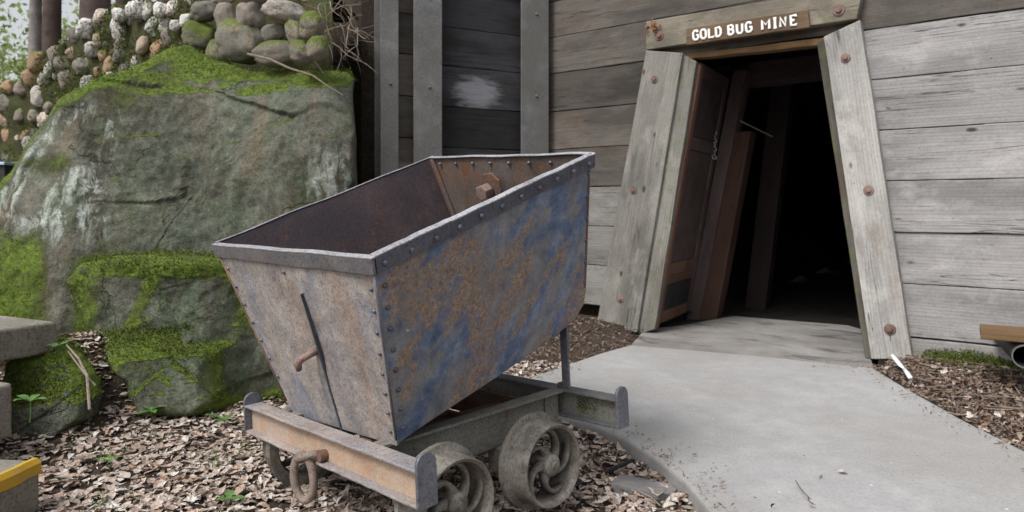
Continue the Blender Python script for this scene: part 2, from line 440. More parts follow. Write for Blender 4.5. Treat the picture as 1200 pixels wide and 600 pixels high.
def M_concrete(name, base, stain, st=.4, damp=0.0, gr=.22):
    n = NT(name); v = n.co((1, 1, 1), shift=False)
    a = n.noise(v, 1.3, 7, .62, .3); b = n.noise(v, 60, 6, .75); m = n.noise(v, 9, 7, .68)
    c = n.ramp(m, [(.3, [x * .86 for x in base]), (.5, base), (.72, [x * 1.1 for x in base])])
    c = n.mix(n.ramp(a, [(.40, st), (.6, 0)]), c, stain)
    c = n.mix(n.ramp(n.noise(n.co((1.2, 3.2, 1), (0, 0, .6), shift=False), 3.2, 7, .7), [(.56, 0), (.72, .35)]), c, [min(1, x * 1.22) for x in base])
    c = n.mix(n.ramp(b, [(.28, .6), (.4, 0)]), c, [x * .6 for x in base])
    c = n.mix(n.ramp(n.noise(v, 3.4, 8, .7, .5), [(.44, .35), (.56, 0)]), c, [x * .78 for x in base])
    sp = n.voro(v, 7.0); c = n.mix(n.ramp(sp, [(.025, .85), (.04, 0)]), c, (.75, .74, .72))
    sp2 = n.voro(n.co((1, 1, 1), (0, 0, 1), shift=False), 5.0); c = n.mix(n.ramp(sp2, [(.018, .8), (.035, 0)]), c, (.08, .065, .05))
    if damp:
        c = n.mix(n.ramp(n.noise(n.co((1.2, 3.0, 1), (0, 0, math.radians(-37)), tex=True), 1.7, 10, .74, .5), [(.53, 0), (.62, damp)]), c, (.06, .052, .045))
    n.col(n.grit(c, 90, gr)).set(Roughness=.82); n.bump(n.math('ADD', n.math('MULTIPLY', b, .5), m), .25, .006); return n.m


CONC = M_concrete('path_concrete', (.375, .373, .375), (.275, .26, .24), .55)
TROCK0 = None
CONCO = M_concrete('stained_concrete', (.315, .305, .295), (.17, .155, .14), .8, .75)
STEPC = M_concrete('step_stone', (.30, .28, .25), (.15, .14, .105), .85, .35, .6)


def M_leaf(name, cols, rough=.75, trans=0.0):
    n = NT(name); g = n.n('ShaderNodeNewGeometry'); v = n.co((1, 1, 1), shift=False)
    st = [(i / max(1, len(cols) - 1), c) for i, c in enumerate(cols)]
    c = n.ramp(g.outputs['Random Per Island'], st)
    c = n.mix(n.ramp(n.noise(v, 60, 5, .7), [(.35, .5), (.55, 0)]), c, [x * .4 for x in cols[0]])
    n.col(c).set(Roughness=rough)
    if trans:
        t = n.n('ShaderNodeBsdfTranslucent'); n.L(c, t.inputs[0]); mx = n.n('ShaderNodeMixShader'); mx.inputs[0].default_value = trans
        out = n.t.nodes['Material Output']; n.L(n.b.outputs[0], mx.inputs[1]); n.L(t.outputs[0], mx.inputs[2]); n.L(mx.outputs[0], out.inputs[0])
    return n.m


LITTER = M_leaf('dry_leaves', [(0.201, 0.136, 0.106), (0.354, 0.277, 0.224), (0.472, 0.389, 0.33), (0.543, 0.46, 0.407), (0.401, 0.301, 0.236), (0.59, 0.531, 0.484), (0.271, 0.195, 0.153), (0.507, 0.425, 0.366), (0.66, 0.637, 0.59), (0.366, 0.224, 0.13)])
MULCH = M_leaf('brown_mulch', [(.07, .04, .03), (.16, .095, .065), (.27, .20, .15), (.12, .085, .075), (.34, .28, .23), (.20, .12, .08), (.17, .165, .17)])
TWIGM = M_leaf('dry_twigs', [(.13, .095, .07), (.25, .20, .16), (.34, .28, .23)])
GREENL = M_leaf('seedling_green', [(.07, .16, .04), (.12, .24, .06), (.16, .30, .10)], .55, .25)
MOSSB = M_leaf('moss_fronds', [(.03, .042, .010), (.065, .088, .015), (.115, .15, .022), (.175, .215, .032)], .85, .15)
TREEL = M_leaf('tree_leaves', [(.16, .21, .06), (.25, .33, .10), (.36, .44, .16), (.46, .52, .26)], .5, .5)
BARKP = M_metal('pale_bark', (.27, .25, .24), (.16, .13, .11), .5, rough=.9, met=0)
BARKD = M_metal('dark_bark', (.085, .06, .05), (.05, .035, .03), .5, rough=.9, met=0)
BARKM = M_metal('mauve_bark', (.17, .125, .115), (.10, .07, .065), .5, rough=.9, met=0)
WHITE = NT('white_paint').col((.80, .80, .78)).set(Roughness=.6).m
TROW = NT('white_plastic').col((.78, .80, .83)).set(Roughness=.4).m
n_ = NT('yellow_paint'); n_.col(n_.mix(n_.ramp(n_.noise(n_.co(), 14, 7, .75), [(.5, 0), (.66, .85)]), (.50, .31, .03), (.30, .26, .18))).set(Roughness=.7); YELLOW = n_.m
BLUET = NT('pale_blue_tin').col((.42, .52, .68)).set(Roughness=.35, Metallic=.3).m
MESHM = M_metal('brown_mesh', (.24, .17, .14), (.15, .08, .05), .4, rough=.7, met=.2)
MAT_ORANGE = NT('orange_rust').col((.24, .10, .045)).set(Roughness=.9).m

SIGNW = M_wood('sign_timber', (.19, .125, .08), (.07, .045, .03), stain=.6, brown=(.28, .15, .06))
# ------------------------------------------------------------------ walls' frames
A1 = Vector((2.387, 4.494, 0))
d1 = Vector((.8, -.6, 0)); in1 = Vector((.6, .8, 0))           # along the wall to the right, into the hill
W1 = Matrix(((d1.x, in1.x, 0, A1.x), (d1.y, in1.y, 0, A1.y), (0, 0, 1, 0), (0, 0, 0, 1)))
A2 = Vector((.300, 6.05, 0)); d2 = Vector((.887, .463, 0)).normalized(); in2 = Vector((-d2.y, d2.x, 0))
W2 = Matrix(((d2.x, in2.x, 0, A2.x), (d2.y, in2.y, 0, A2.y), (0, 0, 1, 0), (0, 0, 0, 1)))


def on_wall(W, u, v, dep=0.0):
    """wall coordinates (s, z) of the photo point on the plane 'dep' behind the wall face"""
    Wi = W.inverted(); o = Wi @ Vector((0, 0, CH)); d = Wi.to_3x3() @ Vector(((u - 600) / F, 1, -(v - V0) / F))
    k = (dep - o.y) / d.y; p = o + d * k
    return p.x, p.z


# ------------------------------------------------------------------ ground
PATH_PX = [(835, 600), (800, 560), (762, 531), (722, 508), (690, 495), (655, 484), (622, 474), (600, 462), (603, 449), (626, 440), (664, 427), (702, 414), (738, 404), (880, 416), (1024, 431), (1062, 454), (1130, 492), (1200, 527), (1330, 592)]
PATH = [ground_at(u, v) for u, v in PATH_PX]
PATH += [Vector((1.6, 1.0, 0)), Vector((1.5, -2.0, 0)), Vector((.1, -2.0, 0)), Vector((.33, 1.2, 0)), Vector((.46, 1.75, 0))]
PXY = np.array([(p.x, p.y) for p in PATH])


def inside(x, y, poly=PXY):
    r = False; n = len(poly); j = n - 1
    for i in range(n):
        xi, yi = poly[i]; xj, yj = poly[j]
        if (yi > y) != (yj > y) and x < (xj - xi) * (y - yi) / (yj - yi) + xi: r = not r
        j = i
    return r


def edge_dist(x, y, poly=PXY):
    a = poly; b = np.roll(poly, -1, 0); p = np.array((x, y)); d = b - a
    t = np.clip(((p - a) * d).sum(1) / (d * d).sum(1), 0, 1); q = a + d * t[:, None]
    return float(np.sqrt(((p - q) ** 2).sum(1)).min())


def gz(x, y):
    z = -.055 + .02 * mn.noise(Vector((x * 1.3, y * 1.3, 3))) + .012 * mn.noise(Vector((x * 5, y * 5, 1)))
    w = W1.inverted() @ Vector((x, y, 0))
    if w.x < -1.5: z += .11 * sstep(-1.0, -.05, w.y) * sstep(-1.5, -1.9, w.x)
    if w.x > .1: z += .06 * sstep(-.9, -.1, w.y) * sstep(.0, .3, w.x) + .045
    z += .36 * math.exp(-((x + 2.15) ** 2 / .10 + (y - 3.45) ** 2 / .08))
    z += .05 * sstep(-.9, -1.6, x) * sstep(2.9, 3.6, y)
    return z


def ground():
    xs = np.concatenate([np.array([-150, -60, -25, -12, -7]), np.arange(-5, 5.01, .06), np.array([7, 12, 25, 60, 150])])
    ys = np.concatenate([np.array([-100, -40, -15, -6, -3]), np.arange(-1, 8.01, .06), np.array([10, 15, 25, 50, 90, 160])])
    vs = []
    for y in ys:
        for x in xs:
            z = gz(x, y) if (-5 <= x <= 5 and -1 <= y <= 8) else -.06
            if (.0 < x < 6 or -1 < y < 1.5) and inside(x, y): z = -.09
            w = W1.inverted() @ Vector((x, y, 0))
            if w.y > -.12 and -1.75 < w.x < .0: z = min(z, -.09)
            vs.append((x, y, z))
    nx = len(xs)
    fs = [(j * nx + i, j * nx + i + 1, (j + 1) * nx + i + 1, (j + 1) * nx + i) for j in range(len(ys) - 1) for i in range(nx - 1)]
    tag(raw('ground', vs, fs, SOIL), kind='structure')


ground()
# path slab
bm = bmesh.new()
bmesh.ops.contextual_create(bm, geom=[bm.verts.new((p.x, p.y, 0)) for p in PATH])
bmesh.ops.recalc_face_normals(bm, faces=bm.faces)
if bm.faces[:][0].normal.z < 0: bmesh.ops.reverse_faces(bm, faces=bm.faces)
r = bmesh.ops.extrude_face_region(bm, geom=bm.faces[:]); bmesh.ops.translate(bm, verts=[g for g in r['geom'] if isinstance(g, bmesh.types.BMVert)], vec=(0, 0, -.14))
bmesh.ops.recalc_face_normals(bm, faces=bm.faces)
me = bpy.data.meshes.new('concrete_path'); bm.to_mesh(me); bm.free(); me.materials.append(CONC)
o = bpy.data.objects.new('concrete_path', me); C.objects.link(o); tag(o, kind='structure')
b = o.modifiers.new('bevel', 'BEVEL'); b.width = .018; b.segments = 3; b.limit_method = 'ANGLE'
# stained apron that runs into the tunnel
j0, j1 = ground_at(738, 404), ground_at(1024, 431)
gap = in1 * .012
pl = [j0 + gap, j1 + gap, W1 @ Vector((-.02, 0, 0)), W1 @ Vector((-.04, .9, 0)), W1 @ Vector((-.4, 1.3, 0)), W1 @ Vector((-1.35, 1.2, 0)), W1 @ Vector((-1.55, .4, 0)), W1 @ Vector((-1.70, .1, 0))]
o = MB().prism([p + Vector((0, 0, -.004)) for p in pl], (0, 0, -.12)).build('threshold_slab', CONCO, bevel=.008); tag(o, kind='structure')
vs = []
for j in range(40):
    for i in range(16):
        w = W1 @ Vector((-2.3 + 2.9 * i / 15, .2 + 7.8 * j / 39, 0)); vs.append((w.x, w.y, -.035 + .03 * mn.noise(w * 3) + .05 * sstep(1.0, 3, j * .2)))
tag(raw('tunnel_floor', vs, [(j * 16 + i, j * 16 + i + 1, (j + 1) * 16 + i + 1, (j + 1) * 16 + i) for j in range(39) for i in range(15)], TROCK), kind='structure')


# ------------------------------------------------------------------ tunnel and hillside
def tunnel():
    """rock tube behind the doorway, open towards the front"""
    vs = []; n = 40; L = 34
    for i in range(L):
        y = .14 + 8.0 * i / (L - 1)
        for k in range(n):
            a = -.25 * math.pi + 1.5 * math.pi * k / (n - 1)
            x = -.86 + 1.12 * math.cos(a); z = 1.05 + 1.45 * math.sin(a)
            if i == 0: x = -.86 + 1.5 * math.cos(a); z = 1.05 + 1.8 * math.sin(a)
            p = W1 @ Vector((x, y, z)); q = .16 * fbm(p, 1.6, 3) if i else 0
            vs.append(W1 @ Vector((x - q * math.cos(a), y, z - q * math.sin(a))))
    fs = [(i * n + k, i * n + k + 1, (i + 1) * n + k + 1, (i + 1) * n + k) for i in range(L - 1) for k in range(n - 1)]
    e = (L - 1) * n; fs.append(tuple(range(e, e + n)))
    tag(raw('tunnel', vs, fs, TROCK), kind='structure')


tunnel()


def hillside():
    """earth fill behind the timber walls, rising into the wood"""
    front = []
    for s in np.linspace(3.5, -2.58, 20): front.append(W1 @ Vector((s, .13, 0)))
    for s in np.linspace(-.1, -1.62, 8): front.append(W2 @ Vector((s, .13, 0)))
    front += [Vector((-1.25, 5.9, 0)), Vector((-1.6, 6.3, 0)), Vector((-2.3, 6.9, 0)), Vector((-3.4, 7.6, 0)), Vector((-4.6, 8.2, 0)), Vector((-6.5, 9.2, 0))]
    tops = [3.25] * 28 + [3.0, 2.9, 2.75, 2.55, 2.3, 2.0]
    backd = [Vector((.6, .8, 0))] * 20 + [Vector((.2, .98, 0))] * 8 + [Vector((.1, 1, 0))] * 6
    rows = [(0, -.3), (0, .5), (0, .8), (0, .95), (0, 1.0), (.25, 1.04), (.7, 1.13), (1.5, 1.3), (3, 1.6), (6, 2.1), (12, 3.0), (25, 4.2)]
    vs = []
    for ri, (d, k) in enumerate(rows):
        for i, p in enumerate(front):
            q = p + backd[i] * d; z = tops[i] * k if ri else -.3
            w = .10 * fbm((q.x, q.y, z), 1.2) if d > 0 else 0
            vs.append((q.x, q.y, z + w))
    n = len(front)
    fs = []
    for r in range(len(rows) - 1):
        for i in range(n - 1):
            if r < 4 and 7 <= i <= 15: continue          # left open where the tunnel comes through
            fs.append((r * n + i, r * n + i + 1, (r + 1) * n + i + 1, (r + 1) * n + i))
    tag(raw('hillside', vs, fs, BANK), kind='structure')


hillside()


def far_hill():
    xs = np.linspace(-70, 20, 40); ys = np.linspace(13, 80, 30); vs = []
    for y in ys:
        for x in xs:
            vs.append((x, y, -.06 + .16 * (y - 13) + 1.2 * fbm((x, y, 0), .09)))
    fs = [(j * 40 + i, j * 40 + i + 1, (j + 1) * 40 + i + 1, (j + 1) * 40 + i) for j in range(29) for i in range(39)]
    tag(raw('far_hillside', vs, fs, FARG), kind='structure')


far_hill()


# ------------------------------------------------------------------ timber walls
def plank_mb(s0, s1, z0, z1, th, seed, y0=0.0):
    """a sawn board in wall coordinates, its edges and face a little uneven"""
    n = max(4, int((s1 - s0) / .08)); vs = []
    rr = random.Random(seed)
    L = s1 - s0; h = (z1 - z0) / 2
    ph = rr.random() * 50; lean = rr.uniform(-.004, .004); off = rr.uniform(-.004, .006)
    for i in range(n + 1):
        x = -L / 2 + L * i / n
        for (ez, ey) in ((-1, 0), (-1, 1), (1, 1), (1, 0)):
            j = .004 * mn.noise(Vector((x * 4, ez * 9 + ph, 2))) + .002 * mn.noise(Vector((x * 17, ez * 5 + ph, 7)))
            y = y0 + off + lean * ez + .005 * mn.noise(Vector((x * 1.5, ph, ez * 2))) if ey == 0 else y0 + th
            vs.append((x, y, ez * (h - .003) + j))
    fs = []
    for i in range(n):
        a = i * 4
        for k in range(4): fs.append((a + k, a + (k + 1) % 4, a + 4 + (k + 1) % 4, a + 4 + k))
    fs += [(0, 1, 2, 3), (n * 4 + 3, n * 4 + 2, n * 4 + 1, n * 4)]
    m = MB(); m.add(vs, fs)
    return m, Vector(((s0 + s1) / 2, 0, (z0 + z1) / 2))


ZJ = [.165, .505, .835, 1.167, 1.50, 1.835, 2.17, 2.49, 2.81, 3.14]
w1 = thing('plank_wall', 'weathered wall of wide horizontal planks around the mine doorway', 'plank wall', m=W1)
cl0, cl1 = on_wall(W1, 644, 200)[0], None
# doorway outline in wall coordinates
OUT = {k: on_wall(W1, *p) for k, p in dict(bl=(722, 385), tl=(772, 60), tr=(985, 30), br=(1040, 420), lbo=(700, 379), lto=(757, 58), rbo=(1070, 421), rto=(1008, 23)).items()}


def lerp_s(a, b, z):
    (s0, z0), (s1, z1) = a, b
    return s0 + (s1 - s0) * (z - z0) / (z1 - z0)


for i in range(len(ZJ) - 1):
    z0, z1 = ZJ[i], ZJ[i + 1]; zm = (z0 + z1) / 2
    top = zm > 2.30
    # right of the doorway
    if not top:
        s = lerp_s(OUT['br'], OUT['tr'], zm) + .0
        m, c = plank_mb(s, 2.6, z0, z1, .05, i)
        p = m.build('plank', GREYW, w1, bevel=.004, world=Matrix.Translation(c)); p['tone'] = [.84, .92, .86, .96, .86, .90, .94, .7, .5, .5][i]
        s = lerp_s(OUT['bl'], OUT['tl'], zm)
        m, c = plank_mb(-2.66, s, z0, z1, .05, i + 30)
        lo = zm < 1.1
        p = m.build('plank', PALEW if lo else BROWNW, w1, bevel=.004, world=Matrix.Translation(c)); p['tone'] = [.74, .60, .55, .78, .95, .55, 1.05, .8, .7, .6][i]; p['mossy'] = -.3  # row tones: mostly real staining, with some shade put into the colour
        if lo: p['label'] = 'pale clean plank low beside the door frame'
    else:
        m, c = plank_mb(-2.66, 2.6, z0, z1, .05, i + 60)
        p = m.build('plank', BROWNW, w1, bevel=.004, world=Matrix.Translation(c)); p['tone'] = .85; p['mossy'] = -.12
# sill board along the ground at the right
m, c = plank_mb(.02, 1.12, -.08, .16, .05, 99)
p = m.build('plank', PALEW, w1, bevel=.004, world=Matrix.Translation(c)); p['tone'] = .72; p['mossy'] = .02

w2 = thing('lagging_wall', 'black stained plank lagging between the grey steel piles', 'plank wall', m=W2)
su = lambda u: on_wall(W2, u, 200)[0]
for i in range(len(ZJ) - 1):
    z0, z1 = ZJ[i], ZJ[i + 1]
    m, c = plank_mb(su(503), su(622), z0 - .012, z1 - .012, .05, i + 200)
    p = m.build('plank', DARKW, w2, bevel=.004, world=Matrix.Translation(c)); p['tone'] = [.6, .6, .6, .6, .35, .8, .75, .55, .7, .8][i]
    if i == 5: wp = p
    m, c = plank_mb(su(455), su(496), z0 + .05, z1 + .05, .05, i + 300)
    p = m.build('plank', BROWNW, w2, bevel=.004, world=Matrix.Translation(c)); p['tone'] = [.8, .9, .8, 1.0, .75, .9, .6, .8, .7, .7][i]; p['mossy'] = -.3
# pale worn patch left by old whitewash on one black plank
s0, z0 = on_wall(W2, 527, 126); s1, z1 = on_wall(W2, 590, 88)
cc = (su(503) + su(622)) / 2
DARKP = M_wood('dark_timber_worn', (.070, .070, .078), (.012, .012, .014), stain=.9, brown=(.05, .035, .025), patch=((s0 + s1) / 2 - cc, (z0 + z1) / 2 - (ZJ[5] + ZJ[6]) / 2, (s1 - s0) / 2, (z1 - z0) / 2, (.40, .41, .45)))
wp.data = wp.data.copy(); wp.data.materials[0] = DARKP; wp['label'] = 'black plank with a pale worn patch'


def pile(u0, u1, label, ylift=-.10, web=True):
    """an upright H pile: front flange, web, back flange"""
    s0, s1 = on_wall(W2, u0, 200, ylift)[0], on_wall(W2, u1, 200, ylift)[0]
    t = thing('steel_pile', label, 'steel post', m=W2 @ Matrix.Translation(((s0 + s1) / 2, 0, -.3)))
    h = (s1 - s0) / 2; H = 3.7
    MB().box((-h, ylift, 0), (h, ylift + .012, H)).build('front_flange', STEELP, t, bevel=.002)
    MB().box((-.006, ylift + .0125, 0), (.006, ylift + .16, H)).build('web', STEELP, t)
    MB().box((-h, ylift + .1605, 0), (h, ylift + .172, H)).build('back_flange', STEELP, t)
    bm_ = MB().lathe([(0, .0), (0, .014), (-.008, .012), (-.012, .006), (-.013, .0)], 10, False)
    for k, z in enumerate((.9, 1.75, 2.46)):
        q = bm_.build('bolt', REDRUST, t, smooth=True) if k == 0 else copy_part(q, t)
        q.location = (h * .1, ylift - .0005, z + .3 + .1 * (u0 % 3)); q.rotation_euler = (0, 0, math.pi / 2)
    return t


pile(446, 467, 'grey steel pile at the left end of the plank wall beside the dark hollow')
pile(485, 518, 'grey steel pile between the narrow planks and the black planks')
pile(611, 643, 'grey steel pile at the corner where the plank walls meet')


# ------------------------------------------------------------------ doorway timbers
fr = thing('door_frame', 'heavy leaning timber frame of the mine doorway with rusty bolts', 'door frame', m=W1)


def board(name, quad, mat, parent, y0, th, tone=1.0, mossy=-.3, bevel=.006, n=18):
    """timber from four wall-coordinate corners (bl, br, tr, tl); local x runs up the timber so the grain follows it"""
    bl, br, tr, tl = [Vector((q[0], y0, q[1])) for q in quad]
    o = (bl + br) / 2; ax = ((tl + tr) / 2 - o).normalized(); sd = Vector((0, 1, 0)).cross(ax)
    Mx = Matrix(((ax.x, 0, sd.x, o.x), (ax.y, 1, sd.y, o.y), (ax.z, 0, sd.z, o.z), (0, 0, 0, 1))); Mi = Mx.inverted()
    vs = []; ph = abs(quad[0][0]) * 13
    for i in range(n + 1):
        t = i / n
        for k, (a, b_) in enumerate(((bl, tl), (br, tr))):
            p = Mi @ (a + (b_ - a) * t); w = .004 * mn.noise(Vector((t * 6, k * 5 + ph, 1)))
            e0, e1 = (p + Vector((0, .003 * mn.noise(Vector((t * 4, k + ph, 9))), w))), p + Vector((0, th, w))
            vs += [e0, e1] if k == 0 else [e1, e0]
    fs = [(i * 4 + k, i * 4 + (k + 1) % 4, i * 4 + 4 + (k + 1) % 4, i * 4 + 4 + k) for i in range(n) for k in range(4)] + [(0, 1, 2, 3), (n * 4 + 3, n * 4 + 2, n * 4 + 1, n * 4)]
    m = MB(); m.add(vs, fs)
    ob = m.build(name, mat, parent, bevel=bevel, world=Mx); ob['tone'] = tone; ob['mossy'] = mossy
    return ob


YF = -.085
q = lambda u, v, y=YF: on_wall(W1, u, v, y)
board('post', [q(699, 379), q(746, 390), q(800, 62), q(757, 59)], OLIVEW, fr, YF, .085, .95, -.16)
board('post', [q(1021, 421), q(1069, 421), q(1008, 23), q(965, 43)], PALEW, fr, YF, .085, 1.0, -.2)
# inner jambs, set back from the posts
board('jamb', [q(747.5, 392, -.05), q(767, 386, -.05), q(816, 72, -.05), q(801, 64, -.05)], OLIVEW, fr, -.05, .048, .95, .10)
board('jamb', [q(764, 388, .0), q(769, 386, .0), q(821, 76, .0), q(813, 72, .0)], REDW, fr, .0, .05, 1.5)
board('jamb', [q(1014, 420, -.02), q(1024, 421, -.02), q(968, 44, -.02), q(957, 50, -.02)], BROWNW, fr, -.02, .14, .9, .12)
# lintel, its grain along the wall
a, b_, c_, d_ = q(752, 59), q(752, -30), q(1012, -85), q(1012, 23)
ll = board('lintel', [q(757, 25), q(757, 58.5), q(1004, 22), q(1012, -17)], LINTW, fr, YF - .001, .086, .9, .02)
ll2 = board('head_jamb', [q(800, 63, -.01), q(800, 70, -.01), q(966, 52, -.01), q(966, 44, -.01)], TANW, fr, -.01, .10, .8)
rs = random.Random(5)
wash = MB().lathe([(0, 0), (0, .040), (-.006, .038), (-.007, .020), (-.008, .020), (-.022, .017), (-.024, 0)], 14, False)
bolt = None
for (u, v) in ((773, 42), (983, 12), (767, 93), (742, 223), (727, 350), (991, 68), (1018, 223), (1043, 386)):
    s_, z_ = q(u, v)
    if bolt is None: bolt = wash.build('bolt', REDRUST, fr, angle=40); oo = bolt
    else: oo = copy_part(bolt, fr)
    oo.location = (s_, YF - .002, z_); oo.rotation_euler = (rs.random() * 3, 0, math.pi / 2); k = rs.uniform(.75, 1.0); oo.scale = (k, k, k)
    if v > 90 and u < 770: oo.scale = (.75, .75, .75)
# orange lichen and rust by the lintel's left bolt
lm = MB()
for k in range(14):
    s_, z_ = q(766 + rs.gauss(0, 5), 32 + rs.gauss(0, 3.5)); y = YF - .012 - rs.random() * .02
    e = Vector((rs.uniform(-1, 1), rs.uniform(-.4, .4), rs.uniform(-1, 1))).normalized() * .015; g = Vector((rs.uniform(-1, 1), rs.uniform(-1, 1), rs.uniform(-1, 1))).normalized() * .012
    p = Vector((s_, y, z_)); lm.add([p - e - g, p + e - g, p + e + g, p - e + g], [(0, 1, 2, 3)])
oo = lm.build('dry_moss_clump', MAT_ORANGE, fr)

# sign
SF = YF - .012
sq = lambda u, v: on_wall(W1, u, v, SF - .024)
bl, br, tr, tl = sq(804, 53), sq(949, 32), sq(947, 11), sq(804, 33)
sg = thing('sign', 'small brown wooden sign with white lettering on the doorway lintel', 'sign', m=W1 @ Matrix.Translation((0, 0, 0)))
board('sign_board', [bl, tl, tr, br], SIGNW, sg, SF - .024, .024, 1.0, -.3)
GL = {'G': [[(.9, .82), (.7, 1), (.25, 1), (.05, .8), (.05, .2), (.25, 0), (.7, 0), (.95, .18), (.95, .48), (.6, .48)]],
      'O': [[(.3, 0), (.05, .2), (.05, .8), (.3, 1), (.7, 1), (.95, .8), (.95, .2), (.7, 0), (.3, 0)]],
      'L': [[(.1, 1), (.1, 0), (.9, 0), (.9, .14)]],
      'D': [[(.1, 0), (.1, 1), (.65, 1), (.92, .75), (.92, .25), (.65, 0), (.1, 0)]],
      'B': [[(.1, 0), (.1, 1), (.65, 1), (.88, .85), (.88, .65), (.65, .52), (.1, .52)], [(.65, .52), (.92, .38), (.92, .15), (.65, 0), (.1, 0)]],
      'U': [[(.05, 1), (.05, .2), (.25, 0), (.75, 0), (.95, .2), (.95, 1)]],
      'M': [[(.02, 0), (.02, 1), (.5, .45), (.98, 1), (.98, 0)]],
      'I': [[(.5, 0), (.5, 1)], [(.25, 0), (.75, 0)], [(.25, 1), (.75, 1)]],
      'N': [[(.08, 0), (.08, 1), (.92, 0), (.92, 1)]],
      'E': [[(.9, .86), (.9, 1), (.1, 1), (.1, 0), (.9, 0), (.9, .14)], [(.1, .5), (.65, .5)]]}
BL, BR, TR, TL = [Vector((p[0], SF - .026, p[1])) for p in (bl, br, tr, tl)]
ux = (BR - BL).normalized(); wid = (BR - BL).length; uz = ((TL - BL) + (TR - BR)) / 2; hgt = uz.length; uz = uz.normalized()
lets = [('G', .075), ('O', .142), ('L', .209), ('D', .270), ('B', .375), ('U', .448), ('G', .522), ('M', .652), ('I', .728), ('N', .788), ('E', .868)]
cw, chh = wid * .048, hgt * .52
for ch, fx in lets:
    base = BL + ux * (wid * fx - cw * .15) + uz * (hgt * .24); m = MB(); kx = cw * (1.18 if ch == 'M' else 1)
    for pl_ in GL[ch]:
        P = [base + Vector((0, -.004, 0)) + ux * (x * kx) + uz * (y * chh) for x, y in pl_]
        m.tube(P, .0092, 8, (1, .4, 1))
    m.build('letter', WHITE, sg, angle=50)

# door swung into the tunnel
hb, ht = on_wall(W1, 763, 390, .07), on_wall(W1, 816, 78, .07)
dd = W1.to_3x3().inverted() @ Vector((.53, .848, 0)).normalized()
lean = Vector((ht[0] - hb[0], 0, ht[1] - hb[1])) / (ht[1] - hb[1])        # per metre of height
dr = thing('door', 'dark wooden mine door swung inward with a mesh vent panel', 'door', m=W1 @ Matrix.Translation((hb[0] + .005, .08, 0)))
nrm = dd.cross(lean).normalized()


def dpt(w, z): return dd * w + lean * z


def dquad(name, w0, z0, w1_, z1, mat, th=.03, off=0.0, tone=1):
    P = [dpt(w0, z0), dpt(w1_, z0), dpt(w1_, z1), dpt(w0, z1)]
    P = [p - nrm * off for p in P]
    o_ = MB().prism(P, nrm * th).build(name, mat, dr, bevel=.003); o_['tone'] = tone; o_['mossy'] = -.3; return o_


DW = .82; zb = .05; zt = 2.12
dquad('stile', 0, zb, .09, zt, REDW, .045, .012, 1.0); dquad('stile', DW - .09, zb, DW, zt, DOORW, .045, .012, 1.3)
dquad('rail', .091, zb, DW - .091, zb + .10, REDW, .045, .012, 1.15); dquad('rail', .091, .37, DW - .091, .44, REDW, .045, .012, .95); dquad('rail', .091, .442, DW - .091, .545, REDW, .05, .018, 1.15)
dquad('rail', .091, 1.46, DW - .091, 1.56, DOORW, .045, .012, 1.3); dquad('rail', .091, zt - .1, DW - .091, zt, DOORW, .045, .012, 1)
dquad('panel', .091, .547, DW - .091, 1.457, DOORW, .02, -.004, 1.1); dquad('panel', .091, 1.563, DW - .091, zt - .103, DOORW, .02, -.004, .8)
m = MB(); dquad('vent_back', .091, .155, DW - .091, .368, DARKI, .004, -.03)
for k in range(22):
    w = .095 + (DW - .19) * k / 21; m.tube([dpt(w, .155) - nrm * .0, dpt(w, .368)], .0032, 5)
for k in range(9):
    z = .16 + .205 * k / 8; m.tube([dpt(.093, z) - nrm * .003, dpt(DW - .093, z) - nrm * .003], .0032, 5)
m.build('vent_mesh', MESHM, dr)
# chain hanging just inside the door's top corner
tp = at(837, 126, 5.95)
ch = thing('chain', 'short iron chain hanging inside the doorway beside the open door', 'chain', tp)
for k in range(13):
    m = MB(); m.ring((0, 0, -k * .036), (1, 0, 0) if k % 2 else (.3, 1, 0), .014, .0042, 12, 5, el=1.6)
    m.build('link', EDGE, ch, smooth=True)

# timber sets inside the tunnel
def tset(name, label, px, y, mat, wdt, tone, th=.16, top=2.2):
    (ub, vb), (ut, vt) = px
    pb, pt_ = on_wall(W1, ub, vb, y), on_wall(W1, ut, vt, y)
    t = thing(name, label, 'timber post', m=W1 @ Matrix.Translation((pb[0], y, 0)))
    h = wdt / 2
    sl = (pt_[0] - pb[0]) / (pt_[1] - pb[1])
    ob = board('post', [(-h, -.05), (h, -.05), (h + sl * (top + .05), top), (-h + sl * (top + .05), top)], mat, t, 0, th, tone); return t


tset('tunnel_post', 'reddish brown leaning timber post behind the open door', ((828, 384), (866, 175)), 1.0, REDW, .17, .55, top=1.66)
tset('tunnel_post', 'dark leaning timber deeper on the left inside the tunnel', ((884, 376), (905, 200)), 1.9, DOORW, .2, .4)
t = thing('cross_timber', 'dark cross timber under the tunnel roof behind the doorway', 'timber beam', m=W1 @ Matrix.Translation((-.86, 1.2, 2.1)))
ob = board('beam', [(-.9, -.0), (-.9, .2), (.9, .2), (.9, 0)], DOORW, t, 0, .2, .8)
t = tag(MB().tube([W1 @ Vector((*[on_wall(W1, 868, 142, .6)[0]], .6, on_wall(W1, 868, 142, .6)[1])), W1 @ Vector((on_wall(W1, 905, 160, .9)[0], .9, on_wall(W1, 905, 160, .9)[1]))], .006, 6).build('iron_rod', STEELP), 'thin grey iron rod across the dark tunnel', 'rod')
# board lining between the door and the post
tset('lining_board', 'dark upright lining board between open door and red post', ((811, 386), (854, 160)), .97, DOORW, .12, 1.2)


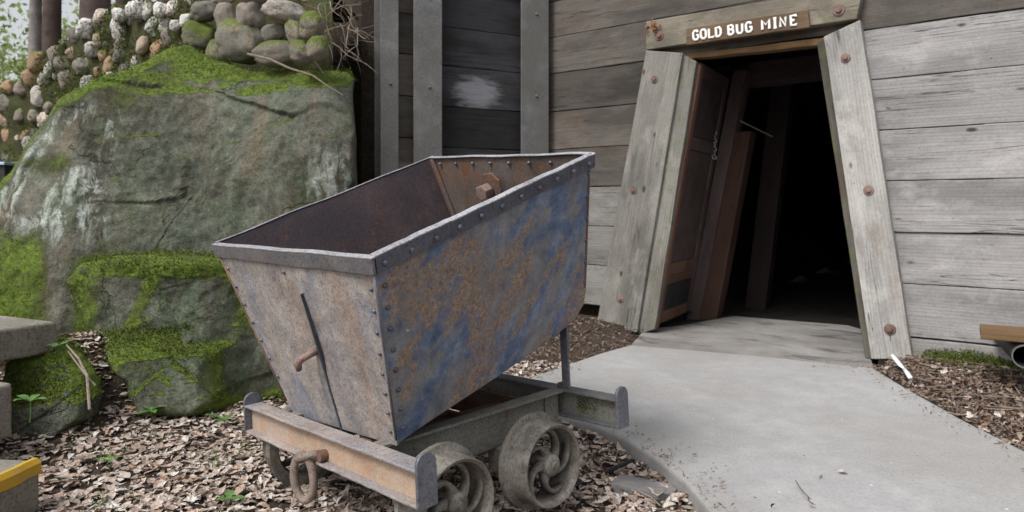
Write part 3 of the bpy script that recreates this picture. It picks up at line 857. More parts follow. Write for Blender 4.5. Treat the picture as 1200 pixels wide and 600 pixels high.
# ------------------------------------------------------------------ rocks
def rock(name, px, Yf, thick, mat, label, lean=None, nth=220, nr=56, seed=1, amp=.05, mossf=None, lichf=None, round_=.10, tuft=0, facet=.05, cen=None, taper=.86, bshift=0.0):
    """closed boulder: outline (photo points at depth Yf(u, v)), front face leaning by lean(x, z), real thickness"""
    P = []
    for u, v in px:
        Y = Yf(u, v); p = at(u, v, Y)
        for _ in range(6):
            if lean: Y = Yf(u, v) + lean(p.x, p.z); p = at(u, v, Y)
        P.append(Vector((p.x, Yf(u, v), p.z)))
    xs = np.array([p.x for p in P]); zs = np.array([p.z for p in P]); ys = np.array([p.y for p in P])
    xs, ys, zs = [np.append(a, a[0]) for a in (xs, ys, zs)]
    L = np.concatenate([[0], np.cumsum(np.hypot(np.diff(xs), np.diff(zs)))]); tt = np.linspace(0, L[-1], nth, endpoint=False)
    bx, by, bz = np.interp(tt, L, xs), np.interp(tt, L, ys), np.interp(tt, L, zs)
    if cen is None: cx, cy, cz = bx.mean(), by.mean(), bz.mean()
    else: cx, cz = cen; cy = by.mean()
    rings = [(r, 0) for r in np.linspace(0.02, 1, nr) ** .8] + [(1 + round_ * math.sin(a) * .08, a) for a in np.linspace(.15, math.pi - .15, 22)] + [(r, math.pi) for r in (1, .8, .5, .2)]
    vs = []
    for r, a in rings:
        for k in range(nth):
            x = cx + (bx[k] - cx) * r; z = cz + (bz[k] - cz) * r; y = cy + (by[k] - cy) * min(r, 1)
            if a == 0:
                e = max(0, (r - .86) / .14); y += round_ * (1 - math.sqrt(max(0, 1 - e * e)))
                if lean: y += lean(x, z)
            else:
                f = (1 - math.cos(a)) / 2; y0 = y + (lean(x, z) if lean else 0)
                y = (y0 + round_) * (1 - f) + (y + thick) * f
                x = cx + (x - cx) * (1 - (1 - taper) * f) + bshift * f; z = cz + (z - cz) * (1 - .12 * f)
            vs.append([x, y, z])
    n = nth; R = len(rings); fs = [(i * n + k, i * n + (k + 1) % n, (i + 1) * n + (k + 1) % n, (i + 1) * n + k) for i in range(R - 1) for k in range(n)]
    fs += [tuple(range(n))[::-1], tuple(range((R - 1) * n, R * n))]
    out = []
    for p in vs:
        v = Vector(p); o_ = seed * 7.3
        d = amp * fbm(v, 1.1, o_, 6) + amp * .45 * (mn.ridged_multi_fractal(v * 2.1 + Vector((o_, 0, 0)), .9, 2.2, 5, 1.0, 2.0) - 1.0)
        dist, pts = mn.voronoi(Vector((v.x * 1.5 + o_, v.y * 1.5, v.z * 2.0)))
        cell = mn.cell_vector(pts[0] * 3.1) - Vector((.5, .5, .5)); rel = Vector((v.x * 1.5 + o_, v.y * 1.5, v.z * 2.0)) - pts[0]
        d += facet * (rel.dot(cell) * 1.0 + cell.x * .5) + .012 * (mn.ridged_multi_fractal(v * 4.3 + Vector((o_, 3, 0)), .8, 2.1, 5, 1.0, 2.0) - 1.0) * .6
        d += .012 * fbm(v, 9, o_, 4)
        s1 = .014 * fbm(v, 3, o_ + 5, 5)
        out.append((v.x + s1, v.y - d, v.z + s1 * .8 + .008 * nz(v, 9)))
    ob = raw(name, out, fs, mat)
    me = ob.data; bm_ = bmesh.new(); bm_.from_mesh(me); bmesh.ops.recalc_face_normals(bm_, faces=bm_.faces); bm_.to_mesh(me); bm_.free()
    tag(ob, label, 'boulder')
    mo = me.attributes.new('moss', 'FLOAT', 'POINT'); li = me.attributes.new('lichen', 'FLOAT', 'POINT')
    mv = []; lv = []
    for v in me.vertices:
        c = v.co; nn = v.normal
        pu, pv = 600 + c.x / c.y * F, V0 - (c.z - CH) / c.y * F
        mvl = mossf(c, nn, pu, pv) if mossf else sstep(.25, .7, nn.z)
        mv.append(mvl + .35 * fbm(c, 2.6, seed)); lv.append(lichf(c, pu, pv) if lichf else .15)
    mo.data.foreach_set('value', mv); li.data.foreach_set('value', lv)
    if tuft:
        mv = np.array(mv); V = np.array([v.co for v in me.vertices]); N = np.array([v.normal for v in me.vertices])
        cand = np.where((mv > .50) & (N[:, 1] < .45))[0]
        if len(cand):
            w = np.clip(mv[cand] - .46, 0, .6) ** 1.3; nbr = rng.choice(cand, tuft, p=w / w.sum())
            blades(ob, 'moss', V[nbr] + rng.normal(0, .018, (tuft, 3)) * [1, .3, 1], N[nbr], .004, .009, MOSSB)
    return ob


def blades(parent, name, P, N, w, h, mat, cat=None):
    n = len(P); a = rng.normal(0, 1, (n, 3)); a -= N * (a * N).sum(1)[:, None]; a /= np.linalg.norm(a, axis=1)[:, None] + 1e-9
    hh = h * rng.uniform(.4, 1.3, n)[:, None]; d = N + rng.normal(0, .55, (n, 3)) + np.array([0, 0, -.05]); d /= np.linalg.norm(d, axis=1)[:, None]
    base = P - N * .006
    V = np.stack([base - a * w, base + a * w, base + d * hh], 1).reshape(-1, 3)
    fs = [(3 * i, 3 * i + 1, 3 * i + 2) for i in range(n)]
    return raw(name, V.tolist(), fs, mat, parent, smooth=False)


def moss_up(c, nn, u, v):
    m = sstep(.45, .8, nn.z) * 1.0
    m = max(m, .95 * sstep(30, 2, v + 10 * nz(c, 5) - np.interp(u, [0, 60, 130, 205, 245], [210, 112, 84, 52, 75])) if u < 260 else 0)
    m = max(m, .5 * sstep(.2, 1, .5 + .8 * nz(c, 2.5, 4)) * sstep(75, 25, v - np.interp(u, [0, 60, 130, 205, 250], [230, 120, 90, 55, 80])) if u < 235 else 0)
    if u < 75: m = max(m, .95 * sstep(250, 300, v) * sstep(75, 40, u))
    if 265 < u: m = max(m, .9 * sstep(102, 92, v + 6 * nz(c, 6)))
    m = max(m, .55 * sstep(18, 0, abs(v - 190 - 6 * nz(c, 4))) * sstep(105, 60, u))
    m = max(m, .7 * sstep(290, 305, v) * sstep(60, 100, u))
    return m


def lich_up(c, u, v):
    l = .08
    l = max(l, 1.0 * sstep(150, 110, u) * sstep(110, 150, v) * sstep(300, 260, v) * sstep(0, .25, nz(c, 3.0, 9) + .22))
    l = max(l, .55 * sstep(40, 10, abs(u - 385)) * sstep(150, 200, v))
    l = max(l, .8 * sstep(16, 5, abs(u - 128 + (v - 150) * .2)) * sstep(115, 130, v) * sstep(215, 190, v))
    return l


def lean_up(x, z):
    y = .20 * (z - .9)
    u_ = x
    y += .75 * max(0, z - 1.78 - .06 * nz((x, 0, z), 2)) if x < -1.5 else .75 * max(0, z - 1.80) * sstep(-1.1, -1.5, x) + 1.2 * max(0, z - 1.80) * sstep(-1.5, -1.1, x)
    y += .35 * max(0, -2.75 - x) + .08 * math.sin(x * 2.3)
    # diagonal step in the face
    k = z - (1.15 + .25 * (x + 3.0)); y -= .03 * sstep(.10, -.10, k) * sstep(-2.0, -2.5, x)
    return y


UP = [(-25, 232), (2, 205), (22, 172), (40, 145), (62, 112), (95, 96), (130, 84), (165, 68), (195, 52), (212, 50), (236, 62), (262, 74), (292, 80), (340, 80), (385, 79), (404, 81), (411, 92), (412, 150), (411, 216), (404, 235), (390, 330), (250, 350), (120, 352), (95, 400), (-40, 400), (-60, 300)]
rock('boulder', UP, lambda u, v: 4.35 + .0004 * (u - 200), .75, ROCK, 'huge grey green boulder with mossy top under the stone wall', lean_up, 300, 70, 1, .032, moss_up, lich_up, .08, 46000, .05, cen=(-2.0, 1.2))


def moss_lo(c, nn, u, v):
    m = sstep(.3, .7, nn.z) * 1.05
    m = max(m, .95 * sstep(330, 315, v + 8 * nz(c, 5)) * sstep(85, 120, u))
    m = max(m, .85 * sstep(14, 3, abs(v - 407 - 8 * nz(c, 2.5))) * sstep(240, 215, u))
    m = max(m, .85 * sstep(225, 255, u + 30 * nz(c, 2.2)) * sstep(-.3, .2, nz(c, 3.0, 2)))
    m = max(m, .9 * sstep(125, 92, u + 14 * nz(c, 4)) * sstep(305, 330, v))
    m = max(m, .55 * sstep(0, .3, nz(c, 3.3, 8)) * sstep(400, 430, v))
    m = max(m, .6 * sstep(14, 5, abs(u - 168 + (v - 350) * .45)))
    return m


def lean_lo(x, z):
    y = .18 * (z - .3) + .9 * max(0, z - .66 + .02 * x)
    y -= .11 * sstep(.31, .26, z + .03 * nz((x, 0, 0), 3)) * sstep(-1.35, -1.55, x)
    y += .10 * sstep(.02, -.06, x + 1.72 + .5 * (z - .45)) * sstep(.28, .36, z) + .12 * sstep(-1.45, -1.2, x + .25 * z)       # lower ledge stands forward
    y += .25 * max(0, -1.9 - x)
    return y


LO = [(66, 330), (84, 310), (120, 302), (170, 300), (230, 303), (282, 308), (340, 312), (385, 335), (395, 420), (370, 462), (330, 474), (270, 482), (205, 490), (160, 490), (140, 455), (118, 420), (84, 392), (72, 362)]
rock('boulder', LO, lambda u, v: 3.40 + .0009 * (u - 180), .8, ROCKD, 'mossy lower boulder with a green ledge between steps and mine cart', lean_lo, 240, 56, 2, .05, moss_lo, None, .10, 36000, .08, bshift=-.1)


def moss_s(c, nn, u, v):
    m = sstep(.2, .6, nn.z) * 1.0
    m = max(m, .8 * sstep(440, 422, v + 6 * nz(c, 6)) * sstep(75, 50, u))
    m = max(m, .7 * sstep(470, 520, v) * sstep(-.2, .3, nz(c, 3.5, 6)))
    return m


SM = [(2, 425), (20, 412), (55, 410), (80, 422), (94, 445), (102, 470), (98, 492), (70, 510), (40, 532), (20, 540), (8, 520), (-6, 470)]
rock('boulder', SM, lambda u, v: 3.0, .5, ROCKD, 'small dark mossy boulder beside the concrete steps', lambda x, z: .5 * max(0, z - .12) + .1 * (z), 160, 40, 3, .04, moss_s, None, .10, 12000, .06, taper=.7, bshift=-.18)

# ------------------------------------------------------------------ steps
def step(label, u1, vt, vb, Y, depth, stripe=False, e1=(.38, .925), fall=0.0):
    """block with its riser running along e1 (away from the viewer) and its tread going left; the origin is the far top front corner"""
    p = at(u1, vt, Y); zb_ = at(u1, vb, Y).z
    t = thing('stone_step', label, 'step', m=Matrix.Translation((p.x, Y, zb_)) @ Matrix.Rotation(math.atan2(e1[1], e1[0]), 4, 'Z'))
    h = p.z - zb_; n = 40; m = MB(); vs = []; LEN = 1.7
    for i in range(n + 1):
        x = -LEN + LEN * i / n
        for (y, z) in ((0, 0), (depth, 0), (depth, h), (0, h)):
            w = lambda s_: .012 * mn.noise(Vector((x * 5, y * 7 + z * 9 + s_, p.x * 3))) + .006 * mn.noise(Vector((x * 17, y * 7 + z * 9 + s_, p.x * 3)))
            vs.append((x + w(3) * (i == n) * 2, y + w(1), z + w(2) * .6))
    fs = [(i * 4 + k, i * 4 + (k + 1) % 4, i * 4 + 4 + (k + 1) % 4, i * 4 + 4 + k) for i in range(n) for k in range(4)] + [(0, 1, 2, 3), (n * 4 + 3, n * 4 + 2, n * 4 + 1, n * 4)]
    m.add(vs, fs); m.build('step_block', STEPC, t, bevel=.016, seg=3)
    if stripe:
        m = MB(); n = 60; vs = []
        for i in range(n + 1):
            x = -LEN + (LEN + .004) * i / n; w = .008 * mn.noise(Vector((x * 14, 2, 5)))
            e = .012 * mn.noise(Vector((x * 5, h * 9 + 1, p.x * 3))) + .006 * mn.noise(Vector((x * 17, h * 9 + 1, p.x * 3)))
            vs += [(x, -.005 + e, h - .046 + w), (x, -.005 + e, h - .010), (x, .008 + e, h + .006), (x, .028 + w, h + .006), (x, .03, h - .03)]
        fs = [(i * 5 + k, i * 5 + (k + 1) % 5, i * 5 + 5 + (k + 1) % 5, i * 5 + 5 + k) for i in range(n) for k in range(5)] + [(0, 1, 2, 3, 4), tuple(n * 5 + k for k in (4, 3, 2, 1, 0))]
        m.add(vs, fs); m.build('painted_edge', YELLOW, t)
    return t


step('lowest grey step with a yellow painted edge', 47, 539, 600, 2.336, .5, True, (.1, .995))
step('middle grey step between the yellow edged step and the slab above', 16, 448, 512, 2.78, .5)
step('upper grey step slab below the huge boulder', 70, 376, 412, 3.2, .62)

# ------------------------------------------------------------------ fieldstone wall on the bank
def stone_mesh(seed):
    bm_ = bmesh.new(); bmesh.ops.create_icosphere(bm_, subdivisions=4, radius=1)
    for v in bm_.verts:
        c = v.co.copy(); d, pt = mn.voronoi(c * .9 + Vector((seed * 3.1, 0, 0)))
        v.co = c * (1 + .22 * fbm(c, .9, seed * 5) - .22 * (d[0] - .4) + .05 * fbm(c, 3, seed) + .012 * fbm(c, 8, seed)); v.co.x = math.copysign(abs(v.co.x) ** .85, v.co.x); v.co.z = math.copysign(abs(v.co.z) ** .85, v.co.z)
    me_ = bpy.data.meshes.new('stone'); bm_.to_mesh(me_); bm_.free(); me_.materials.append(STONE)
    me_.polygons.foreach_set('use_smooth', [True] * len(me_.polygons)); return me_


SMESH = [stone_mesh(i) for i in range(8)]
fw = thing('fieldstone_wall', 'mossy fieldstone wall running above the huge boulder', 'stone wall', (-2.5, 6.2, 1.2))
YW = lambda u: 7.6 - .0068 * u
TOPV = lambda u: np.interp(u, [-80, 0, 30, 60, 100, 140, 200, 260, 400], [150, 108, 82, 62, 34, 8, -8, -12, -14])
vs = []; nu, nv = 90, 26
for j in range(nv + 1):
    for i in range(nu + 1):
        u = -80 + 470 * i / nu; f = j / nv; v = TOPV(u) + (240 - TOPV(u)) * min(1, (j - 6) / (nv - 6)) if j >= 6 else TOPV(u)
        Y = YW(u) + (.9 * (6 - j) / 6 if j < 6 else 0); p = at(u, v, YW(u)); p.y = Y
        d = .07 * fbm(p, 2.2, 2) + .04 * fbm(p, 7, 2)
        vs.append(Vector((p.x, p.y - d, p.z + d * .6)) - fw.location)
fs = [(j * (nu + 1) + i, j * (nu + 1) + i + 1, (j + 1) * (nu + 1) + i + 1, (j + 1) * (nu + 1) + i) for j in range(nv) for i in range(nu)]
raw('core', [tuple(v) for v in vs], fs, MORTAR, fw)
rs = random.Random(21)


def put_stone(u, v, Y, su_, sv_, white=0.0, mossy=-.15, roll=None, hue=None):
    me_ = SMESH[rs.randrange(8)]; o_ = bpy.data.objects.new('stone', me_); C.objects.link(o_); o_.parent = fw
    o_.location = at(u, v, Y) - fw.location; k = Y / F / 1.08
    k *= 1.22 if u > 222 else 1.0; o_.scale = (su_ * k, min(su_, sv_) * k * .9, sv_ * k); o_.rotation_euler = (rs.uniform(-.3, .3), rs.uniform(-.5, .5) if roll is None else roll, rs.uniform(-.5, .5))
    o_['hue'] = rs.random() if hue is None else hue; o_['white'] = white; o_['mossy'] = mossy


for (u, v, a, b_, w, ms) in ((239, 13, 15, 11, 0, -.3), (264, 20, 11, 15, 0, -.2), (293, 18, 15, 16, 0, -.2), (333, 13, 23, 13, .2, -.3), (322, 38, 14, 10, 0, -.25), (282, 48, 32, 24, 0, -.04), (325, 62, 26, 13, 0, -.02), (235, 42, 18, 16, 0, .15), (345, 38, 9, 14, 0, 0), (300, -6, 18, 9, 0, -.1), (262, -4, 14, 8, .3, -.1), (355, 62, 14, 14, 0, .05), (257, 62, 14, 16, 0, .1), (366, 30, 14, 14, 0, .1), (372, 56, 12, 12, 0, .1),
                               (167, 53, 8, 12, 0, -.4), (218, 24, 8, 9, 1, -.4), (188, 12, 9, 11, 1, -.3), (158, 12, 11, 12, 1, -.2), (140, 18, 9, 10, 1, -.2), (205, 30, 7, 8, .8, -.2)):
    put_stone(u, v, YW(u) - .12 - (.5 if u > 225 else 0), a, b_, w, ms + (.16 if u > 225 else 0), rs.uniform(-.2, .2), {239: .35, 264: .64, 293: .66, 333: .6, 322: .38, 282: .05, 325: .05, 235: .05, 345: .6, 167: .75, 218: .9, 355: .1}.get(u, .62))
placed = [(u, v, max(a, b_)) for (u, v, a, b_) in ((239, 13, 15, 11), (293, 25, 30, 25), (330, 30, 26, 20), (282, 48, 30, 20), (167, 53, 10, 12), (218, 24, 9, 9), (188, 12, 9, 9), (158, 12, 10, 10), (140, 18, 9, 9))]
cnt = 0
for tries in range(9000):
    u = rs.uniform(-14, 235); v = rs.uniform(-4, 200); lim = TOPV(u)
    if v < lim - 3: continue
    if v > np.interp(u, [0, 60, 130, 205, 250], [215, 125, 95, 62, 85]) + 14: continue
    rr = rs.uniform(7.5, 13) if cnt < 60 else rs.uniform(4, 7)
    if any((u - a) ** 2 + (v - b_) ** 2 < ((rr + c) * .68) ** 2 for a, b_, c in placed): continue
    placed.append((u, v, rr)); cnt += 1
    wz = .85 if (v < 45 and u > 95 and rs.random() < .55) else (.6 if rs.random() < .22 else 0)
    k = rs.uniform(.75, 1.0)
    put_stone(u, v, YW(u) + .02, rr * k, rr * rs.uniform(.95, 1.35), wz, rs.choice((-.3, -.15, 0, .14)), rs.gauss(0, .35))
    if cnt >= 82: break
P = []; N = []
for k in range(11000):
    u = rs.uniform(-60, 240); f = rs.random(); v = TOPV(u) - 4 + f * 110; Y = YW(u)
    p = at(u, v, Y)
    if mn.noise(p * 2.2) + .35 * rs.random() < .05: continue
    P.append((p.x - fw.location.x, p.y - .02 - rs.random() * .05 - fw.location.y, p.z - fw.location.z)); N.append((0, -.8, .6))
blades(fw, 'moss', np.array(P), np.array(N), .009, .026, MOSSB)

# dead brush hanging in the hollow between boulder and pile
rs = random.Random(8); m = MB()
for k in range(70):
    p = at(rs.uniform(345, 420), rs.uniform(-6, 66), rs.uniform(4.7, 5.3)); d = Vector((rs.uniform(-.2, 1), rs.uniform(-.6, .3), rs.uniform(-.9, .35))).normalized(); P = [p]; L = rs.uniform(.12, .5)
    for j in range(6):
        d = (d + Vector((rs.gauss(0, .25), rs.gauss(0, .2), rs.gauss(-.08, .25)))).normalized(); P.append(P[-1] + d * L / 6)
    r0 = rs.uniform(.002, .006); m.tube(P, [r0 * (1 - .13 * j) for j in range(7)], 5)
tag(m.build('dead_brush', TWIGM), 'tangle of dry dead roots and twigs hanging over the boulder corner', 'dead brush')
m = MB(); P = [at(u, v, 4.5 + k * .0) for k, (u, v) in enumerate(((305, 72), (330, 78), (352, 88), (378, 96), (395, 108), (412, 118)))]
m.tube([p + Vector((0, -.22, 0)) for p in P], [.008, .008, .007, .006, .004, .002], 6); tag(m.build('fallen_twig', TWIGM), 'thin grey twig fallen across the boulder top corner', 'twig')


# ------------------------------------------------------------------ mine cart
CM = np.array([[0.6974287409225002, 0.7151323876017095, -0.04667782705240891], [-0.7150394655923521, 0.6987495660365982, 0.021624213490187564], [0.04808028681964903, 0.01829514052266585, 0.9986759103195572]])
CT = np.array([-0.268291300058757, 2.5407500494035284, -0.7136925609726358 + CH])
MC = Matrix([[*CM[i], CT[i]] for i in range(3)] + [[0, 0, 0, 1]])
cart = thing('mine_cart', 'rusty blue grey ore cart on four spoked wheels before the mine door', 'mine cart', m=MC)
MCi = MC.inverted()


def crayplane(u, v, p0, nn):
    o_ = MCi @ Vector((0, 0, CH)); d = MCi.to_3x3() @ Vector(((u - 600) / F, 1, -(v - V0) / F))
    k = (Vector(p0) - o_).dot(nn) / d.dot(nn); return o_ + d * k


W_, L1_, L2_, HB, FWD = .5375, .508, .357, .103, .064


def cross_beam(y0, y1, webm, label=None):
    g = bpy.data.objects.new('cross_beam', None)
    t = .009; ym = (y0 + y1) / 2
    web = MB().box((-W_, ym - .005, -HB + t + .0005), (W_, ym + .005, -t - .0005)).build('cross_beam', webm, cart)
    def fl(z0, z1):
        m_ = MB(); n = 40; vs_ = []
        for i in range(n + 1):
            x = -W_ + 2 * W_ * i / n; e = .0035 * mn.noise(Vector((x * 9, y0 * 3, z0 * 40))); e2 = .003 * mn.noise(Vector((x * 22, 5, z0 * 40)))
            vs_ += [(x, y0 + e + e2, z0), (x, y1, z0), (x, y1, z1), (x, y0 + e + e2, z1 + e * .5)]
        m_.add(vs_, [(i * 4 + k, i * 4 + (k + 1) % 4, i * 4 + 4 + (k + 1) % 4, i * 4 + 4 + k) for i in range(n) for k in range(4)] + [(0, 1, 2, 3), (n * 4 + 3, n * 4 + 2, n * 4 + 1, n * 4)])
        return m_.build('flange', FLANGE if y0 < 0 else FLANGEG, web, bevel=.0025)
    fl(-t, 0); fl(-HB, -HB + t)
    for sx in (-1, 1):
        P = [(sx * W_, y0 - .001, -HB - .002), (sx * W_, y1 + .001, -HB - .002)]
        c = ym; R = (y1 - y0) / 2 + .001
        for k in range(13):
            a = math.pi * k / 12; P.append((sx * W_, c + R * math.cos(a), .010 + R * .95 * math.sin(a)))
        MB().prism(P, (sx * .011, 0, 0)).build('end_plate', PLATE, web, bevel=.002)
    return web


fb = cross_beam(-L1_, -L1_ + FWD, WEB); fb['label'] = 'front beam with orange rusted web'
rb = cross_beam(L2_, L2_ + FWD, FRAMEM); rb['label'] = 'rear beam with green moss on its web'
# moss on the rear beam's web
P = []; N = []
for k in range(1500):
    x = .34 + abs(rs.gauss(0, .055)); z = -.045 + rs.gauss(0, .018)
    if z > -.012 or z < -.092 or x > .5: continue
    P.append((x, L2_ + .026, z)); N.append((0, -1, .1))
blades(rb, 'moss', np.array(P), np.array(N), .0035, .010, MOSSB)
# side rails: channels between the beams
for sx in (-1, 1):
    y0, y1 = -L1_ + FWD + .001, L2_ - .001; xo = sx * .296; xi = sx * .243; t = .009
    m = MB(); m.box((min(xi, xi + sx * .02), y0, -.126 + t), (max(xi, xi + sx * .02), y1, -t))
    wr = m.build('side_rail', FRAMEM, cart)
    n = 60; vs_ = []; vb_ = []
    for i in range(n + 1):
        y = y0 + (y1 - y0) * i / n; e = .004 * mn.noise(Vector((y * 14, sx, 1))) + .003 * mn.noise(Vector((y * 45, sx, 3))); e2 = .006 * mn.noise(Vector((y * 8, sx, 9)))
        vs_ += [(xi - sx * .004, y, -t + .0005), (xo + sx * e, y, -t + .0005), (xo + sx * e, y, .0), (xi - sx * .004, y, .0)]
        drop = -.126 - .0 * sstep(.0, -.4, y)
        vb_ += [(xi - sx * .004, y, drop), (xo + sx * (e2 - .01), y, drop), (xo + sx * (e2 - .01), y, drop + t), (xi - sx * .004, y, drop + t)]
    ff = [(i * 4 + k, i * 4 + (k + 1) % 4, i * 4 + 4 + (k + 1) % 4, i * 4 + 4 + k) for i in range(n) for k in range(4)] + [(0, 1, 2, 3), (n * 4 + 3, n * 4 + 2, n * 4 + 1, n * 4)]
    MB().add(vs_, ff).build('flange', FRAMEM, wr); MB().add(vb_, ff).build('flange', FRAMEM, wr)
    MB().box((min(xi + sx * .022, xi + sx * .028), L2_ - .075, -.10), (max(xi + sx * .022, xi + sx * .028), L2_ - .004, -.016)).build('joint_plate', FRAMEM, wr, bevel=.002)
    for yw in (-.330, .070):
        MB().box((sx * .235 if sx > 0 else -.30, yw - .055, -.21), (.30 if sx > 0 else -.235, yw + .055, -.128)).build('axle_box', FRAMEM, cart, bevel=.006)
# middle cross member and tub pivot cradle, seen dark between the rails
MB().box((-.24, -.06, -.115), (.24, -.045, -.012)).build('cross_member', RUST, cart, bevel=.002)
MB().box((-.24, .20, -.115), (.24, .215, -.012)).build('cross_member', RUST, cart, bevel=.002)
for sx in (-1, 1):
    MB().bar((sx * .16, -.42, -.02), (sx * .12, .34, -.05), (.05, 0, 0), (0, 0, .012)).build('cradle_bar', RUST, cart)
R = .133; wb = (-.330, .070)
whl = None
for yw in wb:
    MB().tube([(-.5, yw, -.159), (.5, yw, -.159)], .02, 14).build('axle', RUST, cart, angle=50)
    for sx in (1, -1):
        if whl is None:
            prof = [(0, R - .013), (.004, R - .004), (0, R), (-.045, R + .002), (-.070, R + .004), (-.076, R + .010), (-.080, R + .024), (-.094, R + .026), (-.104, R + .020), (-.108, R - .012), (-.09, R - .022), (-.03, R - .020)]
            whl = MB().lathe(prof, 72).build('wheel', CASTI, cart, angle=38, bevel=0)
            hub = MB().lathe([(.010, 0), (.010, .012), (.004, .014), (.003, .026), (-.004, .034), (-.07, .038), (-.09, 0)], 28, False).build('hub', CASTI, whl, angle=40)
            sp = MB()
            for k in range(5):
                a0 = 2 * math.pi * k / 5 + .3; vs_ = []; n = 12
                for i in range(n + 1):
                    f = i / n; rr = .024 + (R - .017 - .024) * f; a = a0 + 1.05 * (f ** 1.15) - .18 * math.sin(math.pi * f); wd = .036 - .020 * math.sin(math.pi * min(1, f * .9)) + .022 * f ** 4
                    tx, tz = math.cos(a), math.sin(a); nx_, nz_ = -tz, tx
                    xf = -.012 - .012 * f
                    for (sd, xx) in ((-1, xf - .004), (-.45, xf), (.45, xf), (1, xf - .004), (1, xf - .030), (-1, xf - .030)):
                        vs_.append((xx, tx * rr + nx_ * wd * sd / 2, tz * rr + nz_ * wd * sd / 2))
                sp.add(vs_, [(i * 6 + k2, i * 6 + (k2 + 1) % 6, i * 6 + 6 + (k2 + 1) % 6, i * 6 + 6 + k2) for i in range(n) for k2 in range(6)] + [tuple(range(6)), tuple(range(n * 6 + 5, n * 6 - 1, -1))])
            spo = sp.build('spokes', CASTI, whl, smooth=True)
            w = whl
        else:
            w = copy_part(whl, cart)
            for chd in (hub, spo): copy_part(chd, w)
        w.location = (sx * .4985, yw, -.159); w.rotation_euler = (rs.random() * 6 if not (sx == 1 and yw > 0) else .2, 0, 0 if sx == 1 else math.pi)
# upright strut holding the tub
MB().box((.267, L2_ + .027, .0005), (.303, L2_ + .037, .325)).build('strut', PLATE, cart, bevel=.002)
MB().box((.255, L2_ + .012, .0005), (.266, L2_ + .05, .02)).build('strut_foot', RUST, cart, bevel=.002)
# coupling ring on the front beam
e = crayplane(371, 531, (0, -L1_ + .02, 0), Vector((0, 1, 0)))
m = MB(); m.tube([(e.x + .035, -L1_ + .026, e.z + .004), (e.x + .02, -L1_ - .02, e.z + .006), (e.x - .005, -L1_ - .042, e.z), (e.x - .025, -L1_ - .035, e.z - .008), (e.x - .022, -L1_ - .01, e.z - .014), (e.x, -L1_ + .026, e.z - .012)], .0135, 10)
m.build('eye_bolt', LINKI, cart, smooth=True)
m = MB(); c0 = Vector((e.x - .004, -L1_ - .026, e.z - .066)); P = []
for k in range(28):
    a = 2 * math.pi * k / 28; P.append((math.sin(a) * .036 + .004 * math.cos(a), 0, math.cos(a) * .072 + (.0)))
M_ = Matrix.Translation(c0) @ Matrix.Rotation(.5, 4, 'Z') @ Matrix.Rotation(-.12, 4, 'Y')
P = [M_ @ Vector(p) for p in P]
m.tube(P + [P[0], P[1]], .0135, 10); m.build('coupling_ring', LINKI, cart, smooth=True)
mm_ = MB().tube([(e.x + .05, -L1_ + .031, e.z + .004), (e.x + .05, -L1_ - .0, e.z + .004)], .018, 10)
mm_.build('nut', RUST, cart, angle=40)

# ---- tub
FR, BR = Vector((.51, -.592, .565)), Vector((.50, .340, .868)); FL, BL_ = Vector((-.51, -.603, .610)), Vector((-.50, .395, .955))
bFR, bFL = Vector((.33, -.420, .005)), Vector((-.33, -.430, .018))
nR = (BR - FR).cross(bFR - FR).normalized()
if nR.x < 0: nR = -nR
rp = lambda u, v: crayplane(u, v, FR, nR)
right = [FR, bFR, rp(482, 509), rp(505, 493), rp(590, 437), rp(640, 402), rp(664, 383), rp(676, 371), rp(684, 357), rp(687, 340), BR]
tot = (BR - FR)


def mirror(p):
    f = (p - FR).dot(tot) / tot.length_squared; hz = min(1, max(0, p.z / .6))
    tgt = FL.lerp(BL_, f) - FR.lerp(BR, f)
    return Vector((-p.x, p.y + tgt.y * hz, p.z + tgt.z * hz + (.012 * (1 - hz))))


left = [mirror(p) for p in right]; left[0] = FL; left[1] = bFL; left[-1] = BL_
nL = (BL_ - FL).cross(bFL - FL).normalized()
if nL.x > 0: nL = -nL
tub = MB().prism(right, -nR * .007).build('tub_side', TSIDE, cart, bevel=.002); tub['label'] = 'right tub side in blue paint streaked with rust'
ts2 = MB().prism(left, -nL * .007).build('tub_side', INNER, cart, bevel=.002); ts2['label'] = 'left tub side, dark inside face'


def quadsheet(name, a, b_, c, d, th, mat, nu_=24, nv_=20, wav=.003, seed=0):
    """slightly buckled plate a-b-c-d with thickness th along its normal (inward)"""
    nn = (b_ - a).cross(d - a).normalized(); vs_ = []
    for s_ in (0, 1):
        for j in range(nv_ + 1):
            for i in range(nu_ + 1):
                p = a.lerp(b_, i / nu_).lerp(d.lerp(c, i / nu_), j / nv_); ed = math.sin(math.pi * i / nu_) * math.sin(math.pi * j / nv_)
                vs_.append(p + nn * (s_ * th + wav * ed * (fbm(p, 4, seed) * 2)))
    k = (nu_ + 1) * (nv_ + 1); q_ = lambda s_, i, j: s_ * k + j * (nu_ + 1) + i; ff = []
    for j in range(nv_):
        for i in range(nu_):
            ff += [(q_(0, i, j), q_(0, i, j + 1), q_(0, i + 1, j + 1), q_(0, i + 1, j)), (q_(1, i, j), q_(1, i + 1, j), q_(1, i + 1, j + 1), q_(1, i, j + 1))]
    for i in range(nu_): ff += [(q_(0, i, 0), q_(0, i + 1, 0), q_(1, i + 1, 0), q_(1, i, 0)), (q_(0, i, nv_), q_(1, i, nv_), q_(1, i + 1, nv_), q_(0, i + 1, nv_))]
    for j in range(nv_): ff += [(q_(0, 0, j), q_(1, 0, j), q_(1, 0, j + 1), q_(0, 0, j + 1)), (q_(0, nu_, j), q_(0, nu_, j + 1), q_(1, nu_, j + 1), q_(1, nu_, j))]
    return MB().add(vs_, ff).build(name, mat, cart, angle=40)


